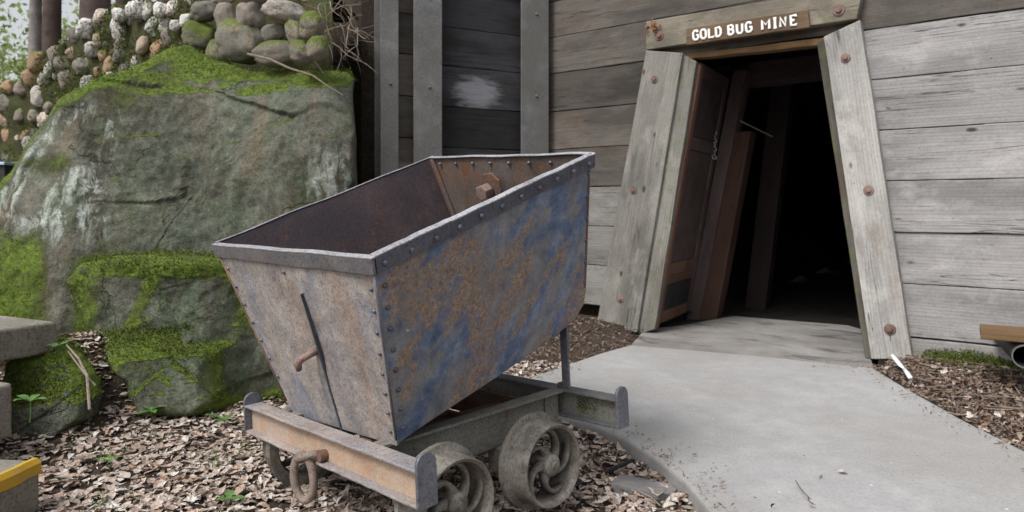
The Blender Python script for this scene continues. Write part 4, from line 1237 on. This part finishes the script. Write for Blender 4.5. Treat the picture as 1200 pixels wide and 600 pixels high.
ctr = Vector((0, -.05, .45)); SH = Vector((.0015, 0, 0)) * 0
inr = lambda p, k=.0075: p + Vector((-math.copysign(k, p.x), 0, 0))
front = quadsheet('tub_front', FL - (BR - FR).normalized() * .001, FR - (BR - FR).normalized() * .001, bFR + (bFR - FR).normalized() * .006 + Vector((0, -.001, 0)), bFL + (bFL - FL).normalized() * .036 + Vector((0, -.001, 0)), .007, TFRONT, 30, 30, .006, 3)
iR = right[9]; iL = left[9]
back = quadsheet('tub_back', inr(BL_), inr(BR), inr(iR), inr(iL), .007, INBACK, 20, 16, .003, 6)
for i in range(1, 9):
    a, b_ = right[i], right[i + 1]; c, d = left[i + 1], left[i]
    if i == 1: bot = MB()
    up_ = Vector((0, -.2, 1)).normalized() * .004
    bot.prism([inr(a) + up_ * i * .0, inr(b_), inr(c), inr(d)], up_)
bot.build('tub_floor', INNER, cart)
# rear corner angle irons inside and bottom edge bead outside
dn = (bFR - FR).normalized()
for (A_, B_, sx) in ((BL_, left[9], 1), (BR, right[9], -1)):
    p0 = A_.lerp(B_, .01) + Vector((sx * .012, -.012, 0)); p1 = A_.lerp(B_, .98) + Vector((sx * .012, -.012, 0))
    MB().bar(p0, p1, (.030, -.004, 0), (.004, .012, 0)).build('corner_angle', RUST, cart, bevel=.002)
# seam bead on the front right and left corners
MB().tube([FR.lerp(bFR, f) + Vector((.002, -.002, 0)) for f in (.06, .3, .6, .97)], .0045, 6).build('corner_seam', PLATE, cart, smooth=True)
MB().tube([FL.lerp(bFL, f) + Vector((-.003, -.002, 0)) for f in (.06, .3, .6, .97)], .0045, 6).build('corner_seam', M_metal('orange_seam', (.20, .13, .09), (.30, .13, .06), .5, rough=.85, met=0), cart, smooth=True)

# rim band round the tub's mouth, with a bright worn lip and rivets
rim = bpy.data.objects.new('rim', None)
upn = (FR - bFR).normalized()


def band(A_, B_, outn, hgt, seed, name='rim_band', lap=None, dz=0.0, t=.009, mat=None):
    n = 36; vs_ = []; ve = []
    outn = outn.normalized(); up_ = (upn - outn * upn.dot(outn)).normalized()
    for i in range(n + 1):
        f = i / n; p = A_.lerp(B_, f); w = .004 * mn.noise(Vector((f * 5, seed, 1))); w2 = .004 * mn.noise(Vector((f * 6, seed, 5))); h2 = hgt * (1 + .10 * mn.noise(Vector((f * 4, seed, 8))))
        o0 = p + outn * (.0015 + w2 * .5) + up_ * (w + dz); o1 = o0 + outn * t
        vs_ += [o0 + up_ * .004, o1 + up_ * .004, o1 - up_ * h2, o0 - up_ * h2]
        q0 = o0 - outn * (.012); ve += [q0 + up_ * .0045, o1 + outn * .0008 + up_ * .0045, o1 + outn * .0008 + up_ * .0095, q0 + up_ * .0095]
    ff = [(i * 4 + k, i * 4 + (k + 1) % 4, i * 4 + 4 + (k + 1) % 4, i * 4 + 4 + k) for i in range(n) for k in range(4)] + [(0, 1, 2, 3), (n * 4 + 3, n * 4 + 2, n * 4 + 1, n * 4)]
    bnd = MB().add(vs_, ff).build(name, mat or RIM, cart, bevel=.002)
    MB().add(ve, ff).build('worn_lip', EDGE, bnd, bevel=.0015)
    return bnd


fd = Vector((0, -1, 0)); outF = -(BR - FR).normalized(); outB = (BR - FR).normalized()
exR = nR; exL = nL
rb1 = band(FL + exL * .010, FR + exR * .010, outF, .043, 1, mat=M_metal('front_rim_steel', (.225, .205, .20), (.26, .19, .155), .3, alt=(.15, .15, .17), rough=.55, met=.3))
rb2 = band(FR + outF * -.002, FR.lerp(BR, .28), exR, .046, 2, dz=.0015); rb3 = band(FR.lerp(BR, .2805), FR.lerp(BR, .86), exR, .046, 3); rb3b = band(FR.lerp(BR, .8605), BR + outB * .011, exR, .046, 8, dz=-.001)
rb4 = band(FL, BL_ + outB * .011, exL, .044, 4); rb5 = band(BL_, BR, outB, .044, 5)
riv = MB(); prof = [(0, 0.0085), (.003, .0082), (.006, .006), (.0078, .003), (.008, 0)]
riv.lathe(prof, 12, False); rv0 = None


def rivet(p, nn, parent, s_=1.0):
    global rv0
    if rv0 is None: rv0 = riv.build('rivet', RIM, parent, smooth=True); o_ = rv0
    else: o_ = copy_part(rv0, parent)
    o_.rotation_mode = 'QUATERNION'; o_.rotation_quaternion = Vector(nn).to_track_quat('X', 'Z'); o_.location = p; o_.scale = (s_,) * 3


for k in range(11):
    f = .03 + .94 * k / 10; p = FR.lerp(BR, f); up_ = (upn - exR * upn.dot(exR)).normalized()
    rivet(p + exR * .0105 - up_ * .022, exR, rb2 if f < .28 else (rb3 if f < .86 else rb3b), 1.15)
for k in range(10):
    f = .05 + .9 * k / 9; p = FL.lerp(BL_, f); rivet(p - exL * .0075 - upn * .022, -exL, ts2, 1.0)
for k in range(8):
    f = .08 + .84 * k / 7; p = BL_.lerp(BR, f); rivet(p - outB * .0005 - upn * .026 - Vector((0, .007, 0)), -outB, back, .95)
for k in range(8):
    f = .15 + .78 * k / 7; p = FR.lerp(bFR, f); rivet(p + (BR - FR).normalized() * .028 + exR * .0005, exR, tub, .95); rivet(p + Vector((-.022, -.002, 0)), outF, front, .8)
    if k < 7: rivet(FL.lerp(bFL, f) + Vector((.02, -.002, 0)), outF, front, .8)
for k in range(6):
    f = .12 + .8 * k / 5; rivet(BR.lerp(right[9], f) - outB * .016 + exR * .0005, exR, tub, .85)
for k in range(7):
    f = .12 + .76 * k / 6; rivet(bFL.lerp(bFR, f) + Vector((0, -.003, .03)), outF, front, .75)
rivet(FL.lerp(FR, .5) - upn * .075 + outF * .002, outF, front, .9)
# split seam strip and hook bolt on the front plate
nF = outF; fp = lambda u, v: crayplane(u, v, FR, nF)
a0, a1 = fp(356, 343) + nF * .003, fp(403, 502) + nF * .003
m = MB(); n = 14; vs_ = []
sx_ = Vector((1, 0, 0))
for i in range(n + 1):
    f = i / n; p = a0.lerp(a1, f) + sx_ * .006 * math.sin(f * 3); w = .003 + .012 * min(1, f * 2.2) - .004 * f
    vs_ += [p - sx_ * w * .5, p + sx_ * w * .5, p + sx_ * w * .4 + nF * .009, p - sx_ * w * .4 + nF * .009]
ff = [(i * 4 + k, i * 4 + (k + 1) % 4, i * 4 + 4 + (k + 1) % 4, i * 4 + 4 + k) for i in range(n) for k in range(4)] + [(0, 1, 2, 3), (n * 4 + 3, n * 4 + 2, n * 4 + 1, n * 4)]
m.add(vs_, ff).build('seam_strip', M_metal('blue_black_iron', (.05, .065, .08), (.12, .09, .07), .25, alt=(.09, .12, .15), rough=.6, met=.2), cart)
p = fp(371, 411)
m = MB(); m.tube([p, p + nF * .035, p + nF * .055 + Vector((-.012, 0, -.004)), p + nF * .056 + Vector((-.026, 0, -.02)), p + nF * .05 + Vector((-.03, 0, -.042))], [.012, .012, .013, .013, .009], 10)
m.build('hook', REDRUST, cart, smooth=True)
# big square nut with plate on the inside of the back plate
p = crayplane(577, 218, BR - Vector((0, .008, 0)), outB)
ob_ = (-outB); e1 = Vector((1, 0, 0)); e2 = ob_.cross(e1).normalized()
P = [p + (e1 * math.cos(a) + e2 * math.sin(a)) * .062 + ob_ * .001 for a in [math.pi * (k + .5) / 4 for k in range(8)]]
pl8 = MB().prism(P, ob_ * .012).build('nut_plate', RUST, cart, bevel=.003)
P = [p + (e1 * math.cos(a) + e2 * math.sin(a)) * .034 + ob_ * .0135 + e1 * -.012 + Vector((0, 0, -.012)) for a in [math.pi * (k + .2) / 3 for k in range(6)]]
MB().prism(P, ob_ * .045).build('nut', REDRUST, pl8, bevel=.004)

# ------------------------------------------------------------------ rails, board, small things
ax = MC.to_3x3() @ Vector((0, 1, 0)); ax.z = 0; ax.normalize(); lat = MC.to_3x3() @ Vector((1, 0, 0)); lat.z = 0; lat.normalize()
pe = ground_at(742, 528, -.015)
for sgn, label in ((1, 'thin rusty track rail under the right cart wheels'), (-1, 'thin rusty track rail under the left cart wheels')):
    if sgn == 1: b0 = pe - ax * .75; b1 = pe
    else: b0 = pe - ax * .95 - lat * .82; b1 = pe - ax * .45 - lat * .82
    t = thing('track_rail', label, 'rail', b0)
    v0_, v1_ = Vector((0, 0, -.035)), b1 - b0 + Vector((0, 0, -.035)); t.location.z -= .028
    up_ = Vector((0, 0, 1))
    MB().bar(up_ * -.012, (b1 - b0) - up_ * .012, lat * .018, up_ * .014).build('rail_head', DARKI, t, bevel=.003)
    MB().bar(up_ * -.036, (b1 - b0) - up_ * .036, lat * .012, up_ * .031).build('rail_web', DARKI, t)
    MB().bar(up_ * -.056, (b1 - b0) - up_ * .056, lat * .06, up_ * .008).build('rail_foot', RUST, t)
p0, p1 = ground_at(722, 562, -.045), ground_at(792, 577, -.045); dv = (p1 - p0)
m = MB(); Lb = dv.length; vs_ = []; n = 16
for i in range(n + 1):
    x = Lb * i / n; w = .055 * (1 - .5 * sstep(.75, 1, i / n)) + .006 * mn.noise(Vector((x * 20, 1, 1)))
    vs_ += [(x, -w, -.03), (x, -w, .006), (x, w * .8, .010), (x, w * .8, -.03)]
m.add(vs_, [(i * 4 + k, i * 4 + (k + 1) % 4, i * 4 + 4 + (k + 1) % 4, i * 4 + 4 + k) for i in range(n) for k in range(4)] + [(0, 1, 2, 3), (n * 4 + 3, n * 4 + 2, n * 4 + 1, n * 4)])
ob = m.build('weathered_board', GREYW, bevel=.004, world=Matrix.Translation(p0) @ Matrix.Rotation(math.atan2(dv.y, dv.x), 4, 'Z')); ob['tone'] = .62
tag(ob, 'flat grey weathered board end in the litter by the path edge', 'board')
# trowel
p0 = ground_at(1067, 444, .035); t = thing('trowel', 'small white plastic trowel leaning at the foot of the right door post', 'trowel', p0)
q0, q1, q2 = Vector((0, 0, .005)), at(1060, 433, 3.92) - p0, at(1046, 415, 4.08) - p0
MB().tube([q0, q1], [.012, .011], 10).build('handle', TROW, t, smooth=True)
dv = (q2 - q1); sd = dv.cross(Vector((0, 1, 0))).normalized(); prof = [(0, .010), (.12, .026), (.5, .030), (.8, .027), (.95, .016), (1, .004)]
vs_ = []
for f, w in prof: vs_ += [q1 + dv * f - sd * w, q1 + dv * f + Vector((0, -.012, 0)), q1 + dv * f + sd * w, q1 + dv * f + Vector((0, .006, 0))]
m = MB().add(vs_, [(i * 4 + k, i * 4 + (k + 1) % 4, i * 4 + 4 + (k + 1) % 4, i * 4 + 4 + k) for i in range(5) for k in range(4)] + [(0, 1, 2, 3), (23, 22, 21, 20)])
m.build('blade', TROW, t, smooth=True)
# bench at the right edge
a_, c_ = at(1149, 388, 3.62), at(1290, 405, 3.35)
t = thing('bench', 'low bench of rough brown plank at the right edge', 'bench', (a_.x, a_.y, 0))
o0 = Vector((0, 0, a_.z)); d0 = Vector((c_.x - a_.x, c_.y - a_.y, 0)); sdv = Vector((-d0.y, d0.x, 0)).normalized()
ln = d0.length; Mx = Matrix.Translation(o0) @ Matrix.Rotation(math.atan2(d0.y, d0.x), 4, 'Z')
ob = MB().box((0, 0, -.042), (ln, .28, 0)).build('seat_board', TANW, t, bevel=.004, world=Mx); ob['tone'] = .5
for x in (.24, ln - .1):
    ob = MB().box((x, .04, -a_.z - .03), (x + .08, .24, -.043)).build('leg', DOORW, t, bevel=.004, world=Mx); ob['tone'] = .9
p0 = at(1202, 418, 3.50); t = thing('drain_pipe', 'black round pipe end with a pale lip under the bench', 'pipe', p0)
Mx = Matrix.Rotation(math.radians(62), 4, 'Z')
MB().lathe([(0, .058), (.9, .058), (.9, .053), (0, .053)], 32).build('pipe_body', DARKI, t, angle=40, world=Mx)
MB().lathe([(-.004, .060), (.006, .060), (.006, .0585), (-.0035, .054)], 32).build('pipe_lip', STEELP, t, angle=40, world=Mx)
# metal box past the boulder, upper left
p0 = at(-31, 188, 4.9); t = thing('metal_trough', 'dark box with pale blue metal lip beside the huge boulder', 'box', p0)
MB().box((-.5, 0, -.9), (.225, .5, -.036)).build('box_body', DARKI, t, bevel=.006)
MB().box((-.52, -.02, -.034), (.235, .52, -.012)).build('lip', BLUET, t, bevel=.004)

# ------------------------------------------------------------------ litter, moss, seedlings
def scatter_leaves(name, pts, zf, size, mat, kind='oak', tilt=.5, label=None):
    n = len(pts)
    if kind == 'oval': ol = [(0, 0), (.18, .14), (.42, .21), (.7, .17), (.88, .09), (1, 0)]
    elif kind == 'oak':
        ol = [(0, 0), (.16, .13), (.3, .10), (.42, .22), (.55, .13), (.70, .19), (.82, .09), (1, 0)]
    else:
        ol = [(0, 0), (.25, .10), (.5, .13), (.75, .09), (1, 0)]
    k = len(ol); base = [(x, 0, 0) for x, _ in ol]
    V = []; fcs = []
    top = [(x, y) for x, y in ol[1:-1]]
    loc = [(x, 0) for x, _ in ol] + [(x, y) for x, y in top] + [(x, -y) for x, y in top]
    loc = np.array(loc); kk = len(loc); m = k - 2
    F0 = []
    for i in range(k - 1):
        for off in (k, k + m):
            a = i; b_ = i + 1; ta = off + i - 1 if i >= 1 else None; tb = off + i if i < m else None
            f = [a, b_] + ([tb] if tb is not None else []) + ([ta] if ta is not None else [])
            F0.append(tuple(f) if off == k else tuple(f[::-1]))
    S_ = size * rng.uniform(.55, 1.35, n); yaw = rng.uniform(0, 2 * np.pi, n); cr = rng.normal(0, .6, n); fo = rng.uniform(-.2, .7, n); asp = rng.uniform(.8, 1.7, n)
    p_, r_ = rng.normal(0, tilt, n), rng.normal(0, tilt, n)
    x = (loc[:, 0] - .5)[None] * S_[:, None]; y = loc[:, 1][None] * (S_ * asp)[:, None]
    z = cr[:, None] * x ** 2 / S_[:, None] * 1.1 + fo[:, None] * np.abs(y) * .7 + rng.normal(0, .03, (n, kk)) * S_[:, None]
    cp, sp_ = np.cos(p_)[:, None], np.sin(p_)[:, None]; x, z = x * cp - z * sp_, x * sp_ + z * cp
    cr_, sr = np.cos(r_)[:, None], np.sin(r_)[:, None]; y, z = y * cr_ - z * sr, y * sr + z * cr_
    cy, sy = np.cos(yaw)[:, None], np.sin(yaw)[:, None]; x, y = x * cy - y * sy, x * sy + y * cy
    lift = np.array([zf(a, b_) for a, b_ in pts])
    P = np.stack([x + pts[:, 0:1], y + pts[:, 1:2], z + lift[:, None] + np.abs(rng.normal(0, .010, n))[:, None] - z.min(1)[:, None] * .5], -1).reshape(-1, 3)
    fs_ = [tuple(i * kk + j for j in f) for i in range(n) for f in F0]
    o_ = raw(name, P.tolist(), fs_, mat, smooth=False)
    return tag(o_, kind='stuff')


def sample(n, cond, box):
    out = []
    while len(out) < n:
        x, y = rng.uniform(box[0], box[1]), rng.uniform(box[2], box[3])
        if cond(x, y): out.append((x, y))
    return np.array(out)


def w1c(x, y): return W1.inverted() @ Vector((x, y, 0))


def left_ok(x, y):
    if inside(x, y): return rng.random() < .006
    if y > 1.35 and x < -.45 * y - .35 and not (y > 1.6): return False
    w = w1c(x, y)
    if w.y > -.03 or (w.x > -1.55 and w.y > -.5): return False
    # thinner cover right of the cart, thick at the left
    d = rng.random()
    return d < (1.0 if x < .1 else .7)


lp = sample(15000, lambda x, y: left_ok(x, y) and abs(x) < .78 * y + .1 and y < 4.6, (-3.0, 1.3, 1.25, 4.6))
scatter_leaves('leaf_litter', lp[:10500], gz, .043, LITTER, 'oval', .13)
scatter_leaves('oak_litter', lp[10500:], gz, .060, LITTER, 'oak', .12)
lp2 = sample(8500, lambda x, y: left_ok(x, y) and x > -.6 and abs(x) < .78 * y + .1, (-.6, 1.3, 1.2, 6.2))
scatter_leaves('mulch_litter', lp2, gz, .032, MULCH, 'thin', .45)


lp5 = sample(7000, lambda x, y: left_ok(x, y) and x < .3 and abs(x) < .78 * y + .1 and y < 4.6, (-3.0, .3, 1.25, 4.6))
scatter_leaves('leaf_crumbs', lp5, lambda x, y: gz(x, y) + .006, .017, LITTER, 'thin', .4)
ep = sample(900, lambda x, y: inside(x, y) and edge_dist(x, y) < .20 * rng.random() ** 2 + .01 and not (y < 1.7), (.0, 3.4, 1.7, 4.3))
scatter_leaves('path_crumbs', ep, lambda x, y: .002, .016, MULCH, 'thin', .25)


def right_ok(x, y):
    w = w1c(x, y); return w.x > -.02 and w.y < -.04 and not inside(x, y) and y < 4.7


lp3 = sample(5200, lambda x, y: right_ok(x, y) and x < .82 * y + .2, (1.9, 4.2, 2.3, 4.7))
scatter_leaves('bark_litter', lp3, gz, .036, MULCH, 'thin', .45)
lp4 = sample(420, lambda x, y: right_ok(x, y), (1.9, 4.0, 2.3, 4.7)); scatter_leaves('dead_leaves', lp4, gz, .05, LITTER, 'oak', .4)
# twigs in the litter
m = MB()
for k in range(300):
    i = rs.randrange(len(lp)) if k < 170 else rs.randrange(len(lp2)); x, y = (lp[i] if k < 170 else lp2[i]); a = rs.random() * 6.28; L = rs.uniform(.05, .22)
    P = [(x + math.cos(a) * L * f + rs.gauss(0, .006), y + math.sin(a) * L * f + rs.gauss(0, .006), gz(x, y) + .018 + rs.uniform(0, .012)) for f in (0, .33, .66, 1)]
    m.tube(P, rs.uniform(.0012, .003), 5)
for k in range(160):
    i = rs.randrange(len(lp3)); x, y = lp3[i]; a = rs.random() * 6.28; L = rs.uniform(.06, .25)
    P = [(x + math.cos(a) * L * f, y + math.sin(a) * L * f + rs.gauss(0, .005), gz(x, y) + .02 + rs.uniform(0, .01)) for f in (0, .5, 1)]; m.tube(P, rs.uniform(.0012, .003), 5)
tag(m.build('fallen_twigs', TWIGM), kind='stuff')
# moss and low weeds at the foot of the right wall
P = []
for k in range(5200):
    s_ = rs.uniform(.28, 1.0); d = -abs(rs.gauss(0, .10)) - .02; w = W1 @ Vector((s_, d, 0)); hump = .07 * math.exp(-((s_ - .5) / .28) ** 2) * math.exp(-(d / .12) ** 2)
    if rs.random() > math.exp(-((s_ - .52) / .3) ** 2): continue
    P.append((w.x, w.y, gz(w.x, w.y) + .012 + hump * rs.random()))
P = np.array(P); Nn = np.tile(np.array([-.1, -.25, .9]), (len(P), 1))
o_ = blades(None, 'ground_moss', P, Nn, .004, .024, MOSSB); tag(o_, kind='stuff')
P = []
for (u, v) in ((130, 535), (245, 490), (120, 590), (300, 520), (175, 515), (252, 540)):
    g0 = ground_at(u, v, -.03)
    for k in range(26): P.append((g0.x + rs.gauss(0, .04), g0.y + rs.gauss(0, .04), gz(g0.x, g0.y) + .01))
o_ = blades(None, 'grass_blades', np.array(P), np.tile(np.array([0, 0, 1.0]), (len(P), 1)), .002, .07, GREENL); tag(o_, kind='stuff')


def seedling(label, base, n, L, w, lift, seed):
    r_ = random.Random(seed); t = thing('seedling', label, 'seedling', base)
    MB().tube([(0, 0, -.01), (.004, 0, lift * .5), (0, .002, lift)], .0022, 6).build('stem', GREENL, t)
    lf = None
    for k in range(n):
        a = 2 * math.pi * k / n + r_.uniform(-.3, .3); vs_ = []; d = Vector((math.cos(a), math.sin(a), 0)); s_ = Vector((-d.y, d.x, 0)); el = r_.uniform(.1, .7); Lk = L * r_.uniform(.7, 1.15)
        for (f, ww) in ((0, .1), (.2, .55), (.45, 1), (.7, .85), (.88, .45), (1, .02)):
            c = d * Lk * f * math.cos(el * (1 - f * .6)) + Vector((0, 0, lift + Lk * math.sin(el) * (f - .55 * f * f)))
            vs_ += [c - s_ * w * ww + Vector((0, 0, .25 * w * ww)), c, c + s_ * w * ww + Vector((0, 0, .25 * w * ww))]
        fs_ = [q_ for i in range(5) for q_ in ((i * 3, i * 3 + 1, i * 3 + 4, i * 3 + 3), (i * 3 + 1, i * 3 + 2, i * 3 + 5, i * 3 + 4))]
        raw('leaf', [tuple(v) for v in vs_], fs_, GREENL, t)


g = ground_at(177, 492, .0); seedling('green seedling with broad leaves in the dry leaf litter', Vector((g.x, g.y, gz(g.x, g.y) + .01)), 6, .085, .017, .05, 1)
seedling('green seedling on the soil beside the upper step', at(68, 411, 3.12), 5, .06, .013, .02, 2)
seedling('green seedling with upright leaf at the foot of small boulder', at(35, 492, 2.62), 4, .085, .016, .07, 3)
seedling('tiny green sprout in the litter near the front beam', ground_at(250, 493, -.03), 4, .04, .009, .02, 4)
seedling('low green sprig by the left end of the front beam', ground_at(262, 500, -.03), 7, .05, .010, .03, 5)
seedling('pale green sprig in the dry leaves near the yellow step', ground_at(128, 548, -.03), 6, .05, .007, .03, 6)
seedling('small green sprout in the dry leaves beside the coupling ring', ground_at(268, 588, -.03), 3, .06, .018, .01, 7)
# two dead stems against the small boulder
m = MB(); m.tube([at(105, 480, 2.85), at(102, 440, 2.95), at(92, 420, 3.02), at(78, 404, 3.08)], [.006, .006, .005, .003], 6); tag(m.build('dry_twig', TWIGM), 'pale dead stem leaning beside the small mossy boulder', 'stem')
m = MB(); m.tube([at(112, 452, 2.95), at(98, 436, 2.98), at(80, 412, 3.05)], [.004, .004, .003], 6); tag(m.build('dry_twig', TWIGM), 'thin brown stem on bare soil under the upper step', 'stem')

# ------------------------------------------------------------------ wood behind
def tree(label, u, Y, r0, H, mat, lean, crown, nl, seed, z0=0, lo=2.5):
    r_ = random.Random(seed); x = (u - 600) / F * Y; t = thing('tree', label, 'tree', (x, Y, z0))
    P = [Vector((lean * H * f + .05 * math.sin(f * 9 + seed), .05 * math.cos(f * 7), H * f - .3)) for f in [k / 12 for k in range(13)]]
    m = MB().tube(P, [r0 * (1.25 if k == 0 else 1) * (1 - .055 * k) for k in range(13)], 12)
    cl = []
    for k in range(9):
        f = r_.uniform(.62, .97); b0 = P[int(f * 12)]; a = r_.random() * 6.28; L = r_.uniform(.4, 1) * crown
        e_ = b0 + Vector((math.cos(a) * L, math.sin(a) * L, L * .4)); m.tube([b0, b0.lerp(e_, .5) + Vector((0, 0, .1)), e_], [r0 * .35, r0 * .22, r0 * .1], 6); cl += [e_, b0.lerp(e_, .6)]
    m.build('trunk', mat, t, smooth=True)
    pts = np.array([c for c in cl]); i = rng.integers(0, len(pts), nl); C_ = pts[i] + rng.normal(0, crown * .22, (nl, 3)); C_[:, 2] += .3; N_ = rng.normal(0, 1, (nl, 3)); N_ /= np.linalg.norm(N_, axis=1)[:, None]
    leafquads('crown', C_, N_, .07, TREEL, t)


def leafquads(name, C_, N_, s_, mat, parent):
    n = len(C_); a = np.cross(N_, rng.normal(0, 1, (n, 3))); a /= np.linalg.norm(a, axis=1)[:, None] + 1e-9; b_ = np.cross(N_, a); k = (s_ * rng.uniform(.6, 1.4, n))[:, None]
    V = np.stack([C_ - a * k, C_ - b_ * k * .5 + N_ * k * .1, C_ + a * k, C_ + b_ * k * .5 + N_ * k * .1], 1).reshape(-1, 3)
    return raw(name, V.tolist(), [(4 * i, 4 * i + 1, 4 * i + 2, 4 * i + 3) for i in range(n)], mat, parent, smooth=False)


tree('pale slender tree trunk left of the dark trunk', 50, 11, .13, 9, BARKP, -.01, 2.2, 2600, 1, 0)
tree('dark brown tree trunk rising above the wall stones', 75, 9.5, .16, 9, BARKD, -.03, 2.0, 1800, 2, 0)
tree('broad mauve brown tree trunk behind the wall top', 112, 10.5, .30, 10, BARKM, .0, 2.2, 1800, 3, 0)
tree('slim reddish tree trunk farther right behind the wall top', 140, 11.5, .18, 10, BARKM, .02, 2.2, 1800, 5, 0)


def shrub(label, u, Y, z0, R_, H, nl, seed, s_=.05):
    x = (u - 600) / F * Y; t = thing('shrub', label, 'shrub', (x, Y, z0)); r_ = random.Random(seed); m = MB(); tips = []
    for k in range(14):
        a = r_.random() * 6.28; e_ = Vector((math.cos(a) * R_ * r_.uniform(.2, 1), math.sin(a) * R_ * r_.uniform(.2, 1), H * r_.uniform(.4, 1))); m.tube([(0, 0, -.1), e_ * .5 + Vector((0, 0, .1)), e_], [.02, .013, .005], 5); tips += [e_, e_ * .7]
    m.build('stems', BARKP, t)
    pts = np.array(tips); i = rng.integers(0, len(pts), nl); C_ = pts[i] + rng.normal(0, R_ * .22, (nl, 3)); N_ = rng.normal(0, 1, (nl, 3)); N_ /= np.linalg.norm(N_, axis=1)[:, None]
    leafquads('foliage', C_, N_, s_, TREEL, t)


shrub('pale green leafy shrub behind the left end of the stone wall', 10, 10.0, 0, 1.3, 2.6, 3000, 1)
shrub('tall light green shrub beside the pale tree trunk', 30, 13.5, 0, 1.7, 4.0, 3600, 2)
shrub('low green shrub in front of the far slope at left', -30, 12, 0, 1.7, 3.2, 3200, 3)
shrub('bright green bush on the slope behind the dark trunk', 80, 17, .4, 2.2, 4.6, 3600, 4, .07)
# far-off wood as one mass
C_ = np.stack([rng.uniform(-40, 6, 26000), rng.uniform(24, 42, 26000), rng.uniform(1, 1, 26000)], 1); C_[:, 2] = .16 * (C_[:, 1] - 13) + rng.gamma(2.2, 2.4, 26000)
keep = np.array([mn.noise(Vector((c[0] * .25, c[1] * .25, c[2] * .3))) > -.08 for c in C_]); C_ = C_[keep]
N_ = rng.normal(0, 1, C_.shape); N_ /= np.linalg.norm(N_, axis=1)[:, None]
tag(leafquads('far_wood', C_, N_, .22, TREEL, None), kind='stuff')

# ------------------------------------------------------------------ light, sky, camera
EL, AZ = math.radians(52), math.radians(222)
sd = Vector((math.sin(AZ) * math.cos(EL), math.cos(AZ) * math.cos(EL), math.sin(EL)))
ld = bpy.data.lights.new('sun', 'SUN'); ld.energy = 1.55; ld.angle = math.radians(16); ld.color = (1, .975, .94)
lo_ = bpy.data.objects.new('sun', ld); C.objects.link(lo_); lo_.rotation_euler = (-sd).to_track_quat('-Z', 'Y').to_euler(); lo_.location = sd * 30
wd = bpy.data.worlds.new('World'); S.world = wd; wd.use_nodes = True; nt = wd.node_tree
sky = nt.nodes.new('ShaderNodeTexSky'); sky.sky_type = 'NISHITA'; sky.sun_disc = False; sky.sun_elevation = EL; sky.sun_rotation = AZ; sky.dust_density = 4; sky.air_density = 1.0; sky.ozone_density = 1.0
hs = nt.nodes.new('ShaderNodeHueSaturation'); hs.inputs['Saturation'].default_value = .2
nt.links.new(sky.outputs[0], hs.inputs['Color']); bg = nt.nodes['Background']; nt.links.new(hs.outputs[0], bg.inputs[0]); bg.inputs[1].default_value = .135
cd = bpy.data.cameras.new('camera'); cam = bpy.data.objects.new('camera', cd); C.objects.link(cam); S.camera = cam
cam.location = (0, 0, CH); cam.rotation_euler = (math.pi / 2, 0, 0); cd.sensor_width = 36; cd.lens = F / 1200 * 36; cd.shift_y = -(300 - V0) / 1200; cd.clip_end = 500; cd.clip_start = .05
cd.dof.use_dof = True; cd.dof.focus_distance = 2.35; cd.dof.aperture_fstop = 4.0
S.view_settings.view_transform = 'Standard'; S.view_settings.look = 'None'; S.view_settings.gamma = 1; S.view_settings.exposure = 0.5
S.cycles.max_bounces = 6; S.cycles.use_denoising = True
